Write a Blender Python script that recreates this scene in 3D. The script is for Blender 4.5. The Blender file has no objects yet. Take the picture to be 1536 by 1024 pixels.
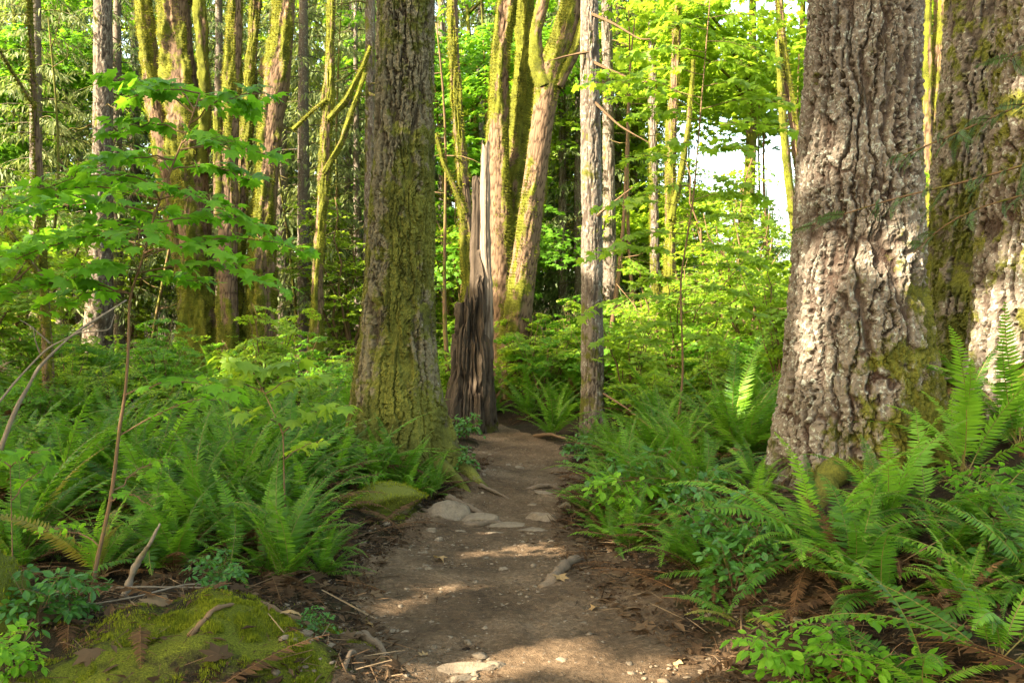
import bpy, math, random
import numpy as np
from mathutils import Vector, Matrix

# ---------------------------------------------------------------- camera, light, exposure
scene = bpy.context.scene
COL = scene.collection
CAM_H, FPX = 1.6, 1280.0
cam_d = bpy.data.cameras.new("camera"); cam = bpy.data.objects.new("camera", cam_d); COL.objects.link(cam)
cam.location = (0, 0, CAM_H); cam.rotation_euler = (math.radians(90), 0, 0)
cam_d.lens = 30.0; cam_d.sensor_width = 36.0; cam_d.clip_start = 0.05; cam_d.clip_end = 2000
cam_d.dof.use_dof = False; cam_d.dof.focus_distance = 8.0; cam_d.dof.aperture_fstop = 3.5
scene.camera = cam

SUN_EL, SUN_AZ = math.radians(33), math.radians(239)      # azimuth clockwise from +Y
TO_SUN = np.array([math.cos(SUN_EL)*math.sin(SUN_AZ), math.cos(SUN_EL)*math.cos(SUN_AZ), math.sin(SUN_EL)])
world = bpy.data.worlds.new("World"); scene.world = world; world.use_nodes = True
wn = world.node_tree; bg = wn.nodes["Background"]
sky = wn.nodes.new("ShaderNodeTexSky"); sky.sky_type = 'NISHITA'; sky.sun_disc = False
sky.sun_elevation = SUN_EL; sky.sun_rotation = SUN_AZ; sky.air_density = 1.0; sky.dust_density = 3.0; sky.ozone_density = 0.6
tint = wn.nodes.new('ShaderNodeMix'); tint.data_type = 'RGBA'; tint.blend_type = 'MULTIPLY'; tint.inputs[0].default_value = 1.0; tint.inputs[7].default_value = (1.12, 1.0, .74, 1)
wn.links.new(sky.outputs[0], tint.inputs[6]); wn.links.new(tint.outputs[2], bg.inputs[0]); bg.inputs[1].default_value = 0.15
sd = bpy.data.lights.new("sun", 'SUN'); sd.energy = 4.7; sd.angle = math.radians(0.5); sd.color = (1.0, 0.86, 0.66)
so = bpy.data.objects.new("sun", sd); COL.objects.link(so); so.location = (-20, -12, 20)
so.rotation_euler = Vector(TO_SUN).to_track_quat('Z', 'Y').to_euler()
scene.view_settings.view_transform = 'Standard'; scene.view_settings.look = 'None'
scene.view_settings.exposure = 3.0; scene.view_settings.gamma = 1.0
try:
    c = scene.cycles
    c.max_bounces = 7; c.diffuse_bounces = 2; c.glossy_bounces = 2; c.transmission_bounces = 5; c.transparent_max_bounces = 4
    c.use_denoising = True; c.denoising_input_passes = 'RGB_ALBEDO_NORMAL'; c.denoising_prefilter = 'NONE'; c.sample_clamp_indirect = 6.0; c.caustics_reflective = False; c.caustics_refractive = False
except Exception:
    pass

# ---------------------------------------------------------------- numpy helpers
def hsh(ix, iy, iz, seed):
    with np.errstate(over='ignore'):
        h = (ix.astype(np.int64)*374761393 + iy.astype(np.int64)*668265263 + iz.astype(np.int64)*2147483647 + seed*974711) & 0xffffffff
        h = (h ^ (h >> 13))*1274126177 & 0xffffffff
        h = (h ^ (h >> 16))*2246822519 & 0xffffffff
        h = h ^ (h >> 15)
    return (h & 0xffffff)/float(0x1000000)
def vnoise(x, y, z, seed=0):
    x, y, z = np.broadcast_arrays(np.asarray(x, float), np.asarray(y, float), np.asarray(z, float))
    ix, iy, iz = np.floor(x).astype(np.int64), np.floor(y).astype(np.int64), np.floor(z).astype(np.int64)
    fx, fy, fz = x-ix, y-iy, z-iz
    fx, fy, fz = fx*fx*(3-2*fx), fy*fy*(3-2*fy), fz*fz*(3-2*fz)
    r = 0
    for a in (0, 1):
        for b in (0, 1):
            for c_ in (0, 1):
                w = (fx if a else 1-fx)*(fy if b else 1-fy)*(fz if c_ else 1-fz)
                r = r + w*hsh(ix+a, iy+b, iz+c_, seed)
    return r*2-1
def fbm(x, y, z, seed=0, o=4):
    r = 0; a = 0.5; f = 1.0
    for k in range(o):
        r = r + a*vnoise(x*f, y*f, z*f, seed+k*17); a *= 0.5; f *= 2.03
    return r
def worley(u, v, nu, seed):                       # wraps in u every nu cells; returns F2-F1 and the nearest cell's random
    iu, iv = np.floor(u).astype(np.int64), np.floor(v).astype(np.int64)
    f1 = np.full(u.shape, 9.0); f2 = np.full(u.shape, 9.0); idr = np.zeros(u.shape)
    z0 = np.zeros_like(iu)
    for a in (-1, 0, 1):
        for b in (-1, 0, 1):
            cu, cv = iu+a, iv+b; m = np.mod(cu, nu)
            px = cu+0.15+0.7*hsh(m, cv, z0, seed); py = cv+0.1+0.8*hsh(m, cv, z0+1, seed)
            d = np.hypot(px-u, py-v); n = d < f1
            f2 = np.where(n, f1, np.minimum(f2, d)); idr = np.where(n, hsh(m, cv, z0+2, seed), idr); f1 = np.where(n, d, f1)
    return f2-f1, idr
def sst(a, b, x):
    t = np.clip((x-a)/(b-a), 0, 1); return t*t*(3-2*t)
def P(px, py, d):
    return np.array([(px-768)/FPX*d, d, CAM_H-(py-512)/FPX*d])

# ---------------------------------------------------------------- terrain shape
def xc(y): return np.interp(y, [0, 4, 5.2, 6.1, 7.1, 8, 10.9, 12.6, 13.8, 15, 18, 25, 60], [.4, .24, -.14, -.27, -.22, -.08, .22, .08, -.28, -.95, -3.0, -7, -20])
def hw(y): return np.interp(y, [0, 3.5, 5.2, 6.2, 7.2, 8, 10.9, 13.4, 18], [1.1, 1.03, .96, .90, .74, .66, .64, .55, .5])
FIR_L, FIR_R = (-1.24, 9.5), (2.73, 6.7)
def gz(x, y, detail=True):
    x = np.asarray(x, float); y = np.asarray(y, float)
    s = x-xc(y); w = hw(y)
    z = .03*np.clip(y-9, 0, 30)
    z = z-.05*np.exp(-(s/w)**2)
    z = z+.13*sst(.75, 1.9, -s)+.55*sst(1.5, 8, -s)*sst(5, 18, y)
    z = z+(.36*sst(.72, 2.1, s)+.72*sst(2.1, 4.8, s))*(1-.6*sst(9, 16, y))
    z = z+.24*np.exp(-((x-FIR_L[0])**2+(y-FIR_L[1])**2)/1.1**2)
    z = z+.10*np.exp(-((x-FIR_R[0])**2+(y-FIR_R[1])**2)/1.2**2)
    z = z+.17*np.exp(-((x+1.42)/.62)**2-((y-4.1)/.55)**2)
    z = z+.10*np.maximum(0, vnoise(x*4.3, y*4.3, 0*x, 91)+.2)*np.exp(-((x+1.42)/.6)**2-((y-4.1)/.5)**2)
    z = z+.10*np.exp(-((x+1.15)/.55)**2-((y-7.6)/.5)**2)
    z = z+9*sst(45, 150, y)+6*sst(40, 140, np.abs(x))
    if detail:
        off = sst(.55, 1.2, np.abs(s)/w*.85)
        z = z+fbm(x*1.3, y*1.3, 0*x, 3, 4)*(.02+.09*off)+fbm(x*9, y*9, 0*x, 5, 3)*(.008+.012*off)
    return z
def G(px, d, dz=0.0):
    x = (px-768)/FPX*d; return np.array([x, d, float(gz(x, d))+dz])

# ---------------------------------------------------------------- mesh building
def mesh(name, V, F, mats, attrs=None, midx=None, smooth=False):
    """F: list of int arrays (n,k)"""
    V = np.asarray(V, np.float32)
    me = bpy.data.meshes.new(name)
    F = [np.asarray(f, np.int32) for f in F if len(f)]
    nl = sum(f.size for f in F); npoly = sum(len(f) for f in F)
    me.vertices.add(len(V)); me.vertices.foreach_set("co", V.ravel())
    me.loops.add(nl); me.polygons.add(npoly)
    vi = np.concatenate([f.ravel() for f in F]); tot = np.concatenate([np.full(len(f), f.shape[1], np.int32) for f in F])
    st = np.concatenate([[0], np.cumsum(tot)[:-1]]).astype(np.int32)
    me.loops.foreach_set("vertex_index", vi); me.polygons.foreach_set("loop_start", st)
    if midx is not None: me.polygons.foreach_set("material_index", np.asarray(midx, np.int32))
    me.polygons.foreach_set("use_smooth", np.full(npoly, bool(smooth)))
    for m in mats: me.materials.append(m)
    for k, a in (attrs or {}).items():
        at = me.attributes.new(k, 'FLOAT', 'POINT'); at.data.foreach_set("value", np.asarray(a, np.float32))
    me.update(calc_edges=True); me.validate()
    return me
class MB:
    def __init__(s): s.V = []; s.F = {}; s.M = {}; s.A = {}; s.n = 0
    def add(s, V, faces, m=0, **attrs):
        V = np.asarray(V, np.float32)
        for f in faces:
            f = np.asarray(f, np.int32)
            if f.size == 0: continue
            k = f.shape[1]; s.F.setdefault(k, []).append(f+s.n); s.M.setdefault(k, []).append(np.full(len(f), m))
        for k in set(list(attrs)+list(s.A)):
            a = attrs.get(k); a = np.zeros(len(V)) if a is None else np.broadcast_to(np.asarray(a, float), (len(V),))
            s.A.setdefault(k, [np.zeros(s.n)] if s.n else []).append(a)
        s.V.append(V); s.n += len(V)
    def mesh(s, name, mats, smooth=False):
        ks = sorted(s.F); F = [np.concatenate(s.F[k]) for k in ks]; M = np.concatenate([np.concatenate(s.M[k]) for k in ks])
        return mesh(name, np.concatenate(s.V), F, mats, {k: np.concatenate(a) for k, a in s.A.items()}, M, smooth)
def link(name, me, parent=None, loc=None):
    o = bpy.data.objects.new(name, me); COL.objects.link(o)
    if parent is not None: o.parent = parent
    if loc is not None: o.location = loc
    return o
def tag(o, label=None, cat=None, group=None, kind=None):
    if label: o["label"] = label
    if cat: o["category"] = cat
    if group: o["group"] = group
    if kind: o["kind"] = kind
    return o
def empty(name, loc=(0, 0, 0), label=None, cat=None, group=None):
    o = bpy.data.objects.new(name, None); COL.objects.link(o); o.location = loc; o.empty_display_size = .1
    return tag(o, label, cat, group)
def copy_tree(o, parent=None):
    c_ = o.copy(); COL.objects.link(c_); c_.parent = parent
    for ch in o.children: copy_tree(ch, c_)
    return c_

def frames(pts):
    pts = np.asarray(pts, float); T = np.gradient(pts, axis=0); T /= np.linalg.norm(T, axis=1)[:, None]+1e-9
    u = np.cross(T[0], [0, 1, 0.01]); u /= np.linalg.norm(u); U = [u]
    for t in T[1:]:
        u = u-t*np.dot(u, t); u = u/(np.linalg.norm(u)+1e-9); U.append(u)
    U = np.array(U); return T, U, np.cross(T, U)
def grid_faces(n, k, close=True):
    a = np.arange(n-1)[:, None]*k; j = np.arange(k if close else k-1)[None, :]; j2 = (j+1) % k
    return np.stack([a+j, a+j2, a+k+j2, a+k+j], -1).reshape(-1, 4)
def smooth_path(pts, n):
    pts = np.asarray(pts, float); d = np.concatenate([[0], np.cumsum(np.linalg.norm(np.diff(pts, axis=0), axis=1))])
    t = np.linspace(0, d[-1], n); out = np.stack([np.interp(t, d, pts[:, i]) for i in range(pts.shape[1])], 1)
    for _ in range(max(1, n//(2*len(pts)))):
        out[1:-1] = .25*out[:-2]+.5*out[1:-1]+.25*out[2:]
    return out
def tube(mb, pts, rad, k=6, m=0, jit=0.0, seed=0, **attrs):
    pts = np.asarray(pts, float); n = len(pts); rad = np.broadcast_to(np.asarray(rad, float), (n,))
    T, U, W = frames(pts); th = np.arange(k)/k*2*np.pi
    r = rad[:, None]*np.ones(k)[None]
    if jit: r = r*(1+jit*vnoise(np.cos(th)[None]*1.5+0*r, np.sin(th)[None]*1.5+0*r, np.arange(n)[:, None]*.6+0*r, seed))
    V = pts[:, None]+r[..., None]*(np.cos(th)[None, :, None]*U[:, None]+np.sin(th)[None, :, None]*W[:, None])
    V = V.reshape(-1, 3)
    caps = [np.arange(k)[::-1][None], (np.arange(k)+(n-1)*k)[None]]
    mb.add(V, [grid_faces(n, k)]+caps, m, **attrs)

def rotz(a): c_, s_ = np.cos(a), np.sin(a); z = 0*c_; o = z+1; return np.stack([np.stack([c_, -s_, z], -1), np.stack([s_, c_, z], -1), np.stack([z, z, o], -1)], -2)
def rotx(a): c_, s_ = np.cos(a), np.sin(a); z = 0*c_; o = z+1; return np.stack([np.stack([o, z, z], -1), np.stack([z, c_, -s_], -1), np.stack([z, s_, c_], -1)], -2)
def roty(a): c_, s_ = np.cos(a), np.sin(a); z = 0*c_; o = z+1; return np.stack([np.stack([c_, z, s_], -1), np.stack([z, o, z], -1), np.stack([-s_, z, c_], -1)], -2)
def stamp(mb, tmpl, R, t, m=0, rng=None, **extra):
    """put copies of a template (V, [faces]) at every transform R (n,3,3), t (n,3)"""
    V, F = tmpl; n = len(t); k = len(V)
    if n == 0: return
    VV = np.einsum('nij,kj->nki', R, V)+t[:, None]
    off = (np.arange(n)*k)[:, None, None]
    FF = [(f[None]+off).reshape(-1, f.shape[1]) for f in F]
    rnd = (rng or np.random.default_rng(1)).random(n)
    mb.add(VV.reshape(-1, 3), FF, m, rnd=np.repeat(rnd, k), **{a: np.repeat(v, k) for a, v in extra.items()})

# ---------------------------------------------------------------- materials
def nodes(name):
    m = bpy.data.materials.new(name); m.use_nodes = True; nt = m.node_tree
    for n in list(nt.nodes): nt.nodes.remove(n)
    out = nt.nodes.new("ShaderNodeOutputMaterial")
    def N(t, **kw):
        n = nt.nodes.new("ShaderNode"+t)
        for k, v in kw.items():
            if k.startswith('i_'): n.inputs[k[2:].replace('_', ' ')].default_value = v
            else: setattr(n, k, v)
        return n
    return m, nt, out, N, nt.links.new
def ramp(N, stops, interp='LINEAR'):
    r = N("ValToRGB"); e = r.color_ramp.elements; r.color_ramp.interpolation = interp
    while len(e) < len(stops): e.new(.5)
    for el, (p, c_) in zip(e, stops):
        el.position = p; el.color = (*c_, 1) if len(c_) == 3 else c_
    return r
def noise(N, L, src, scale, detail=4, rough=.55, vec=None):
    n = N("TexNoise"); n.inputs["Scale"].default_value = scale; n.inputs["Detail"].default_value = detail; n.inputs["Roughness"].default_value = rough
    L(src, n.inputs["Vector"]); return n.outputs["Fac"]
def mixc(N, L, fac, a, b):
    m = N("Mix", data_type='RGBA')
    for s, v in ((0, fac), (6, a), (7, b)):
        if isinstance(v, tuple): m.inputs[s].default_value = (*v, 1)
        elif isinstance(v, (int, float)): m.inputs[s].default_value = v
        else: L(v, m.inputs[s])
    return m.outputs[2]
def math_(N, L, op, a, b=None, clamp=False):
    m = N("Math", operation=op, use_clamp=clamp)
    for i, v in enumerate((a, b)):
        if v is None: continue
        if isinstance(v, (int, float)): m.inputs[i].default_value = v
        else: L(v, m.inputs[i])
    return m.outputs[0]
def maprange(N, L, v, a, b, c_=0., d=1.):
    m = N("MapRange"); L(v, m.inputs[0])
    for i, x in zip((1, 2, 3, 4), (a, b, c_, d)): m.inputs[i].default_value = x
    return m.outputs[0]

def leaf_mat(name, stops, trans=(.35, .5, .06), tfac=.4, rough=.5, spec=.3):
    m, nt, out, N, L = nodes(name)
    at = N("Attribute", attribute_name="rnd"); oi = N("ObjectInfo")
    v = math_(N, L, 'ADD', math_(N, L, 'MULTIPLY', at.outputs["Fac"], .6), math_(N, L, 'MULTIPLY', oi.outputs["Random"], .4))
    r = ramp(N, stops); L(v, r.inputs[0])
    p = N("BsdfPrincipled"); L(r.outputs[0], p.inputs["Base Color"]); p.inputs["Roughness"].default_value = rough
    p.inputs["Specular IOR Level"].default_value = spec
    t = N("BsdfTranslucent"); tc = mixc(N, L, .55, r.outputs[0], trans); L(tc, t.inputs[0])
    mx = N("MixShader"); mx.inputs[0].default_value = tfac; L(p.outputs[0], mx.inputs[1]); L(t.outputs[0], mx.inputs[2])
    L(mx.outputs[0], out.inputs[0]); return m
def bark_mat(name, furrow, ridge, lichen, moss_a, moss_b, lich_lo=.58, lich_scale=22, moss_scale=6, bump=.5, lich2=None):
    m, nt, out, N, L = nodes(name)
    tc = N("TexCoord").outputs["Object"]; crk = N("Attribute", attribute_name="crk").outputs["Fac"]; ms = N("Attribute", attribute_name="moss").outputs["Fac"]
    mp = N("Mapping"); mp.inputs["Scale"].default_value = (1, 1, .35); L(tc, mp.inputs[0]); st = mp.outputs[0]
    n1 = noise(N, L, st, 28, 5, .65); n2 = noise(N, L, tc, lich_scale, 6, .7); n3 = noise(N, L, tc, moss_scale, 6, .68); n4 = noise(N, L, tc, 90, 3, .6)
    n5 = noise(N, L, tc, 1.7, 3, .5)
    f = math_(N, L, 'ADD', crk, math_(N, L, 'MULTIPLY', math_(N, L, 'SUBTRACT', n1, .5), .9), True)
    base = mixc(N, L, maprange(N, L, f, .05, .75), furrow, ridge)
    base = mixc(N, L, maprange(N, L, n5, .35, .7, 0, .45), base, tuple(x*.62 for x in ridge))
    lf = math_(N, L, 'MULTIPLY', maprange(N, L, n2, lich_lo, lich_lo+.05), maprange(N, L, crk, .2, .6), True)
    lf = math_(N, L, 'MULTIPLY', lf, .65)
    base = mixc(N, L, lf, base, lichen)
    mc = mixc(N, L, maprange(N, L, n4, .35, .65), moss_a, moss_b)
    mc = mixc(N, L, maprange(N, L, noise(N, L, tc, 3.7, 4, .6), .42, .66, 0, .75), mc, tuple(x*.38 for x in moss_a))
    mf = maprange(N, L, math_(N, L, 'ADD', ms, math_(N, L, 'MULTIPLY', math_(N, L, 'SUBTRACT', n3, .5), 2.2)), .42, .62)
    base = mixc(N, L, mf, base, mc)
    p = N("BsdfPrincipled"); L(base, p.inputs["Base Color"]); p.inputs["Roughness"].default_value = .92; p.inputs["Specular IOR Level"].default_value = .15
    b = N("Bump"); b.inputs["Strength"].default_value = bump; b.inputs["Distance"].default_value = .02
    hgt = math_(N, L, 'ADD', math_(N, L, 'MULTIPLY', n1, .6), math_(N, L, 'MULTIPLY', math_(N, L, 'ADD', n4, n2), .35)); L(hgt, b.inputs["Height"])
    L(b.outputs[0], p.inputs["Normal"]); L(p.outputs[0], out.inputs[0]); return m

M = {}
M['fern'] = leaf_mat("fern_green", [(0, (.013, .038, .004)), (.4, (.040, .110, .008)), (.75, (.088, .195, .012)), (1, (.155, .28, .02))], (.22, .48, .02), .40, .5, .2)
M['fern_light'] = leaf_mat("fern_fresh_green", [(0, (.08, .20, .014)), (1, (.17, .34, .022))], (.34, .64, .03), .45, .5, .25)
M['fern_yellow'] = leaf_mat("fern_yellowing", [(0, (.10, .13, .02)), (1, (.26, .21, .03))], (.4, .38, .05), .35, .5, .3)
M['fern_dead'] = leaf_mat("fern_dead_brown", [(0, (.030, .016, .007)), (.6, (.075, .040, .017)), (1, (.17, .10, .042))], (.3, .16, .06), .2, .8, .1)
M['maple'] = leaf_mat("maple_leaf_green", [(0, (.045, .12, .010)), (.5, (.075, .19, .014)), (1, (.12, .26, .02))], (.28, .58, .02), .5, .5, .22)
M['maple_sun'] = leaf_mat("maple_leaf_sunlit_green", [(0, (.09, .18, .012)), (.5, (.15, .27, .016)), (1, (.23, .34, .025))], (.46, .64, .03), .52, .5, .3)  # brighter copy of the maple leaf, sunlight put into its colour
M['maple_near'] = leaf_mat('sapling_leaf_green', [(0, (.06, .17, .010)), (.5, (.11, .27, .015)), (1, (.20, .39, .024))], (.3, .64, .02), .55, .5, .2)
M['salal'] = leaf_mat("salal_leaf", [(0, (.028, .095, .014)), (1, (.07, .19, .024))], (.18, .42, .03), .32, .36, .35)
M['needle'] = leaf_mat("conifer_needles", [(0, (.03, .058, .018)), (.6, (.055, .095, .025)), (1, (.09, .13, .035))], (.2, .3, .06), .25, .6, .25)
M['needle_lit'] = leaf_mat("conifer_needles_lit", [(0, (.055, .085, .028)), (.6, (.10, .135, .04)), (1, (.17, .19, .06))], (.3, .38, .08), .3, .6, .25)  # lit copy of the needles, sun painted in as a paler tone
M['litter'] = leaf_mat("leaf_litter", [(0, (.018, .010, .005)), (.45, (.05, .030, .015)), (.8, (.11, .070, .037)), (1, (.26, .19, .11))], (.2, .1, .04), .12, .85, .1)
M['drydead'] = leaf_mat("fallen_maple_leaf", [(0, (.20, .12, .045)), (1, (.36, .25, .12))], (.4, .3, .1), .2, .75, .15)
M['mossblade'] = leaf_mat("moss_fuzz", [(0, (.06, .078, .005)), (.5, (.17, .195, .010)), (1, (.32, .33, .016))], (.3, .34, .04), .3, .8, .1)
M['mossgold'] = leaf_mat("moss_fuzz_golden", [(0, (.05, .062, .006)), (.5, (.13, .142, .010)), (1, (.24, .235, .016))], (.42, .36, .04), .3, .8, .1)
M['barkfirmoss'] = bark_mat("fir_bark_mossy", (.018, .011, .006), (.15, .128, .075), (.36, .38, .28), (.075, .080, .014), (.150, .152, .026), .63, 22, 6, .9)
M['barkfir'] = bark_mat("fir_bark_lichen", (.030, .016, .010), (.145, .120, .092), (.33, .355, .29), (.06, .065, .010), (.13, .13, .018), .55, 24, 5, .9)
M['barkfirshade'] = bark_mat("fir_bark_shaded", (.018, .012, .008), (.12, .10, .075), (.34, .37, .30), (.05, .056, .008), (.10, .105, .014), .56, 20, 5, .6)  # fir bark darkened in colour for the trunk standing in shade
M['barkmaple'] = bark_mat("maple_bark_mossy", (.03, .017, .009), (.14, .092, .056), (.36, .33, .25), (.055, .064, .007), (.135, .142, .013), .66, 9, 2.6, .6)
M['barkgrey'] = bark_mat("conifer_bark_grey", (.035, .024, .016), (.135, .11, .085), (.30, .31, .25), (.06, .065, .010), (.12, .12, .016), .56, 18, 4, .7)
M['barktwig'] = bark_mat("twig_bark", (.07, .042, .022), (.15, .095, .05), (.3, .28, .2), (.08, .085, .015), (.14, .14, .02), .7, 20, 6, .3)
M['deadwood'] = bark_mat("weathered_dead_wood", (.07, .05, .033), (.21, .17, .125), (.45, .40, .31), (.08, .085, .015), (.14, .14, .02), .62, 14, 4, .5)
M['rootwood'] = bark_mat('root_wood', (.045, .028, .016), (.145, .107, .07), (.34, .28, .2), (.08, .085, .015), (.14, .14, .02), .66, 14, 4, .6)
M['snag'] = bark_mat("rotten_snag_wood", (.013, .009, .006), (.070, .053, .036), (.14, .12, .09), (.075, .08, .014), (.13, .13, .02), .68, 10, 4, .6)
M['snagpale'] = bark_mat("bare_snag_wood", (.05, .034, .021), (.21, .165, .12), (.5, .42, .32), (.09, .09, .015), (.14, .14, .02), .7, 10, 4, .4)

def ground_mat():
    m, nt, out, N, L = nodes("forest_floor")
    tc = N("TexCoord").outputs["Object"]; ms = N("Attribute", attribute_name="moss").outputs["Fac"]
    n1 = noise(N, L, tc, 7, 8, .65); n2 = noise(N, L, tc, 45, 5, .7); n3 = noise(N, L, tc, 2.2, 4, .5); n4 = noise(N, L, tc, 120, 3, .6)
    r = ramp(N, [(.25, (.007, .005, .003)), (.45, (.020, .013, .008)), (.6, (.042, .028, .017)), (.75, (.10, .068, .042))]); L(math_(N, L, 'ADD', math_(N, L, 'MULTIPLY', n1, .45), math_(N, L, 'MULTIPLY', n2, .55)), r.inputs[0])
    base = mixc(N, L, maprange(N, L, n3, .45, .7, 0, .35), r.outputs[0], (.04, .045, .012))
    mc = ramp(N, [(.3, (.04, .05, .006)), (.6, (.12, .135, .012)), (.8, (.22, .22, .022))]); L(n4, mc.inputs[0])
    mf = maprange(N, L, math_(N, L, 'ADD', ms, math_(N, L, 'MULTIPLY', math_(N, L, 'SUBTRACT', n1, .5), 1.2)), .42, .62)
    base = mixc(N, L, mf, base, mc.outputs[0])
    p = N("BsdfPrincipled"); L(base, p.inputs["Base Color"]); p.inputs["Roughness"].default_value = .95; p.inputs["Specular IOR Level"].default_value = .1
    b = N("Bump"); b.inputs["Strength"].default_value = .8; b.inputs["Distance"].default_value = .03
    L(math_(N, L, 'ADD', n2, math_(N, L, 'MULTIPLY', n4, .5)), b.inputs["Height"]); L(b.outputs[0], p.inputs["Normal"]); L(p.outputs[0], out.inputs[0]); return m
def path_mat():
    m, nt, out, N, L = nodes("trodden_dirt")
    tc = N("TexCoord").outputs["Object"]
    n1 = noise(N, L, tc, 1.6, 6, .6); n2 = noise(N, L, tc, 30, 6, .72); n4 = noise(N, L, tc, 170, 3, .6)
    r = ramp(N, [(.34, (.036, .023, .012)), (.5, (.098, .064, .035)), (.64, (.20, .138, .082))])
    L(math_(N, L, 'ADD', math_(N, L, 'MULTIPLY', n1, .5), math_(N, L, 'MULTIPLY', n2, .5)), r.inputs[0])
    vo = N("TexVoronoi"); vo.inputs["Scale"].default_value = 30; L(tc, vo.inputs["Vector"])
    chip = math_(N, L, 'MULTIPLY', maprange(N, L, vo.outputs["Distance"], .26, .20), maprange(N, L, n2, .50, .56), True)
    sep = N("SeparateColor"); L(vo.outputs["Color"], sep.inputs[0])
    cc = ramp(N, [(0, (.05, .032, .018)), (.5, (.17, .13, .09)), (1, (.28, .24, .18))]); L(sep.outputs[0], cc.inputs[0])
    base = mixc(N, L, chip, r.outputs[0], cc.outputs[0])
    p = N("BsdfPrincipled"); L(base, p.inputs["Base Color"]); p.inputs["Roughness"].default_value = .9; p.inputs["Specular IOR Level"].default_value = .15
    b = N("Bump"); b.inputs["Strength"].default_value = .9; b.inputs["Distance"].default_value = .03
    L(math_(N, L, 'ADD', math_(N, L, 'ADD', n2, math_(N, L, 'MULTIPLY', n4, .4)), math_(N, L, 'MULTIPLY', chip, .5)), b.inputs["Height"])
    L(b.outputs[0], p.inputs["Normal"]); L(p.outputs[0], out.inputs[0]); return m
def stone_mat(name, a, b_, mossy=0.0):
    m, nt, out, N, L = nodes(name)
    tc = N("TexCoord").outputs["Object"]; ms = N("Attribute", attribute_name="moss").outputs["Fac"]
    n1 = noise(N, L, tc, 9, 7, .65); n2 = noise(N, L, tc, 60, 4, .65); n4 = noise(N, L, tc, 130, 2, .6); oi = N("ObjectInfo")
    base = mixc(N, L, maprange(N, L, math_(N, L, 'ADD', math_(N, L, 'MULTIPLY', n1, .6), math_(N, L, 'MULTIPLY', n2, .4)), .35, .65), a, b_)
    base = mixc(N, L, math_(N, L, 'MULTIPLY', oi.outputs["Random"], .35), base, (.16, .12, .08))
    mc = ramp(N, [(.3, (.05, .06, .008)), (.6, (.11, .12, .013)), (.8, (.18, .17, .02))]); L(n4, mc.inputs[0])
    mf = maprange(N, L, math_(N, L, 'ADD', ms, math_(N, L, 'MULTIPLY', math_(N, L, 'SUBTRACT', n1, .5), 1.2)), .4, .6)
    base = mixc(N, L, mf, base, mc.outputs[0])
    p = N("BsdfPrincipled"); L(base, p.inputs["Base Color"]); p.inputs["Roughness"].default_value = .85; p.inputs["Specular IOR Level"].default_value = .2
    b = N("Bump"); b.inputs["Strength"].default_value = .5; b.inputs["Distance"].default_value = .015
    L(math_(N, L, 'ADD', n1, n2), b.inputs["Height"]); L(b.outputs[0], p.inputs["Normal"]); L(p.outputs[0], out.inputs[0]); return m
M['ground'] = ground_mat(); M['path'] = path_mat()
M['stone'] = stone_mat("path_stone", (.085, .063, .040), (.21, .165, .11))

# ---------------------------------------------------------------- ground and path
def axis(segs):
    out = [segs[0][0]]
    for a, b, st in segs:
        n = max(1, int(round((b-a)/st))); out += list(np.linspace(a, b, n+1)[1:])
    return np.array(out)
gx = axis([(-160, -40, 12), (-40, -12, 2), (-12, -4.5, .25), (-4.5, 4.5, .04), (4.5, 12, .25), (12, 40, 2), (40, 160, 12)])
gy = axis([(-40, -4, 3), (-4, 2.6, .3), (2.6, 9.5, .04), (9.5, 15, .09), (15, 30, .5), (30, 60, 2), (60, 220, 10)])
X, Y = np.meshgrid(gx, gy); Z = gz(X, Y)
S = (X-xc(Y))/hw(Y)
def blob(x, y, cx, cy, rx, ry): return np.exp(-((x-cx)/rx)**2-((y-cy)/ry)**2)
mossg = .95*blob(X, Y, -1.35, 4.05, .5, .42)+.8*blob(X, Y, -1.1, 7.7, .5, .45)+.6*blob(X, Y, -1.9, 3.6, .4, .3)+.6*blob(X, Y, -.85, 3.75, .3, .2)
mossg = mossg+.5*blob(X, Y, FIR_L[0], FIR_L[1], 1.0, 1.0)+.35*blob(X, Y, 2.2, 5.6, .6, .5)
mossg = np.where(np.abs(S) < .8, 0, mossg)
V = np.stack([X, Y, Z], -1).reshape(-1, 3)
me = mesh("ground", V, [grid_faces(len(gy), len(gx), False)], [M['ground']], {"moss": mossg.ravel()}, smooth=True)
tag(link("ground", me), kind="structure")

py_ = axis([(-3, 2.6, .2), (2.6, 9.5, .03), (9.5, 16, .06), (16, 30, .3)]); ps = np.linspace(-1.55, 1.55, 96)
PY, PS = np.meshgrid(py_, ps, indexing='ij'); PX = xc(PY)+PS*hw(PY)
edge = np.abs(PS)+.38*fbm(PX*1.6, PY*1.6, 0*PX, 11, 4)
lift = .022-.055*sst(.86, 1.3, edge)
PZ = gz(PX, PY)+lift+fbm(PX*4, PY*4, 0*PX, 23, 4)*.030+fbm(PX*20, PY*20, 0*PX, 29, 3)*.014
me = mesh("path", np.stack([PX, PY, PZ], -1).reshape(-1, 3), [grid_faces(len(py_), len(ps), False)], [M['path']], smooth=True)
tag(link("path", me), kind="structure")
def pz(x, y):
    s = (x-xc(y))/hw(y)
    return float(gz(x, y))+(.012 if abs(s) < .9 else 0)

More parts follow.
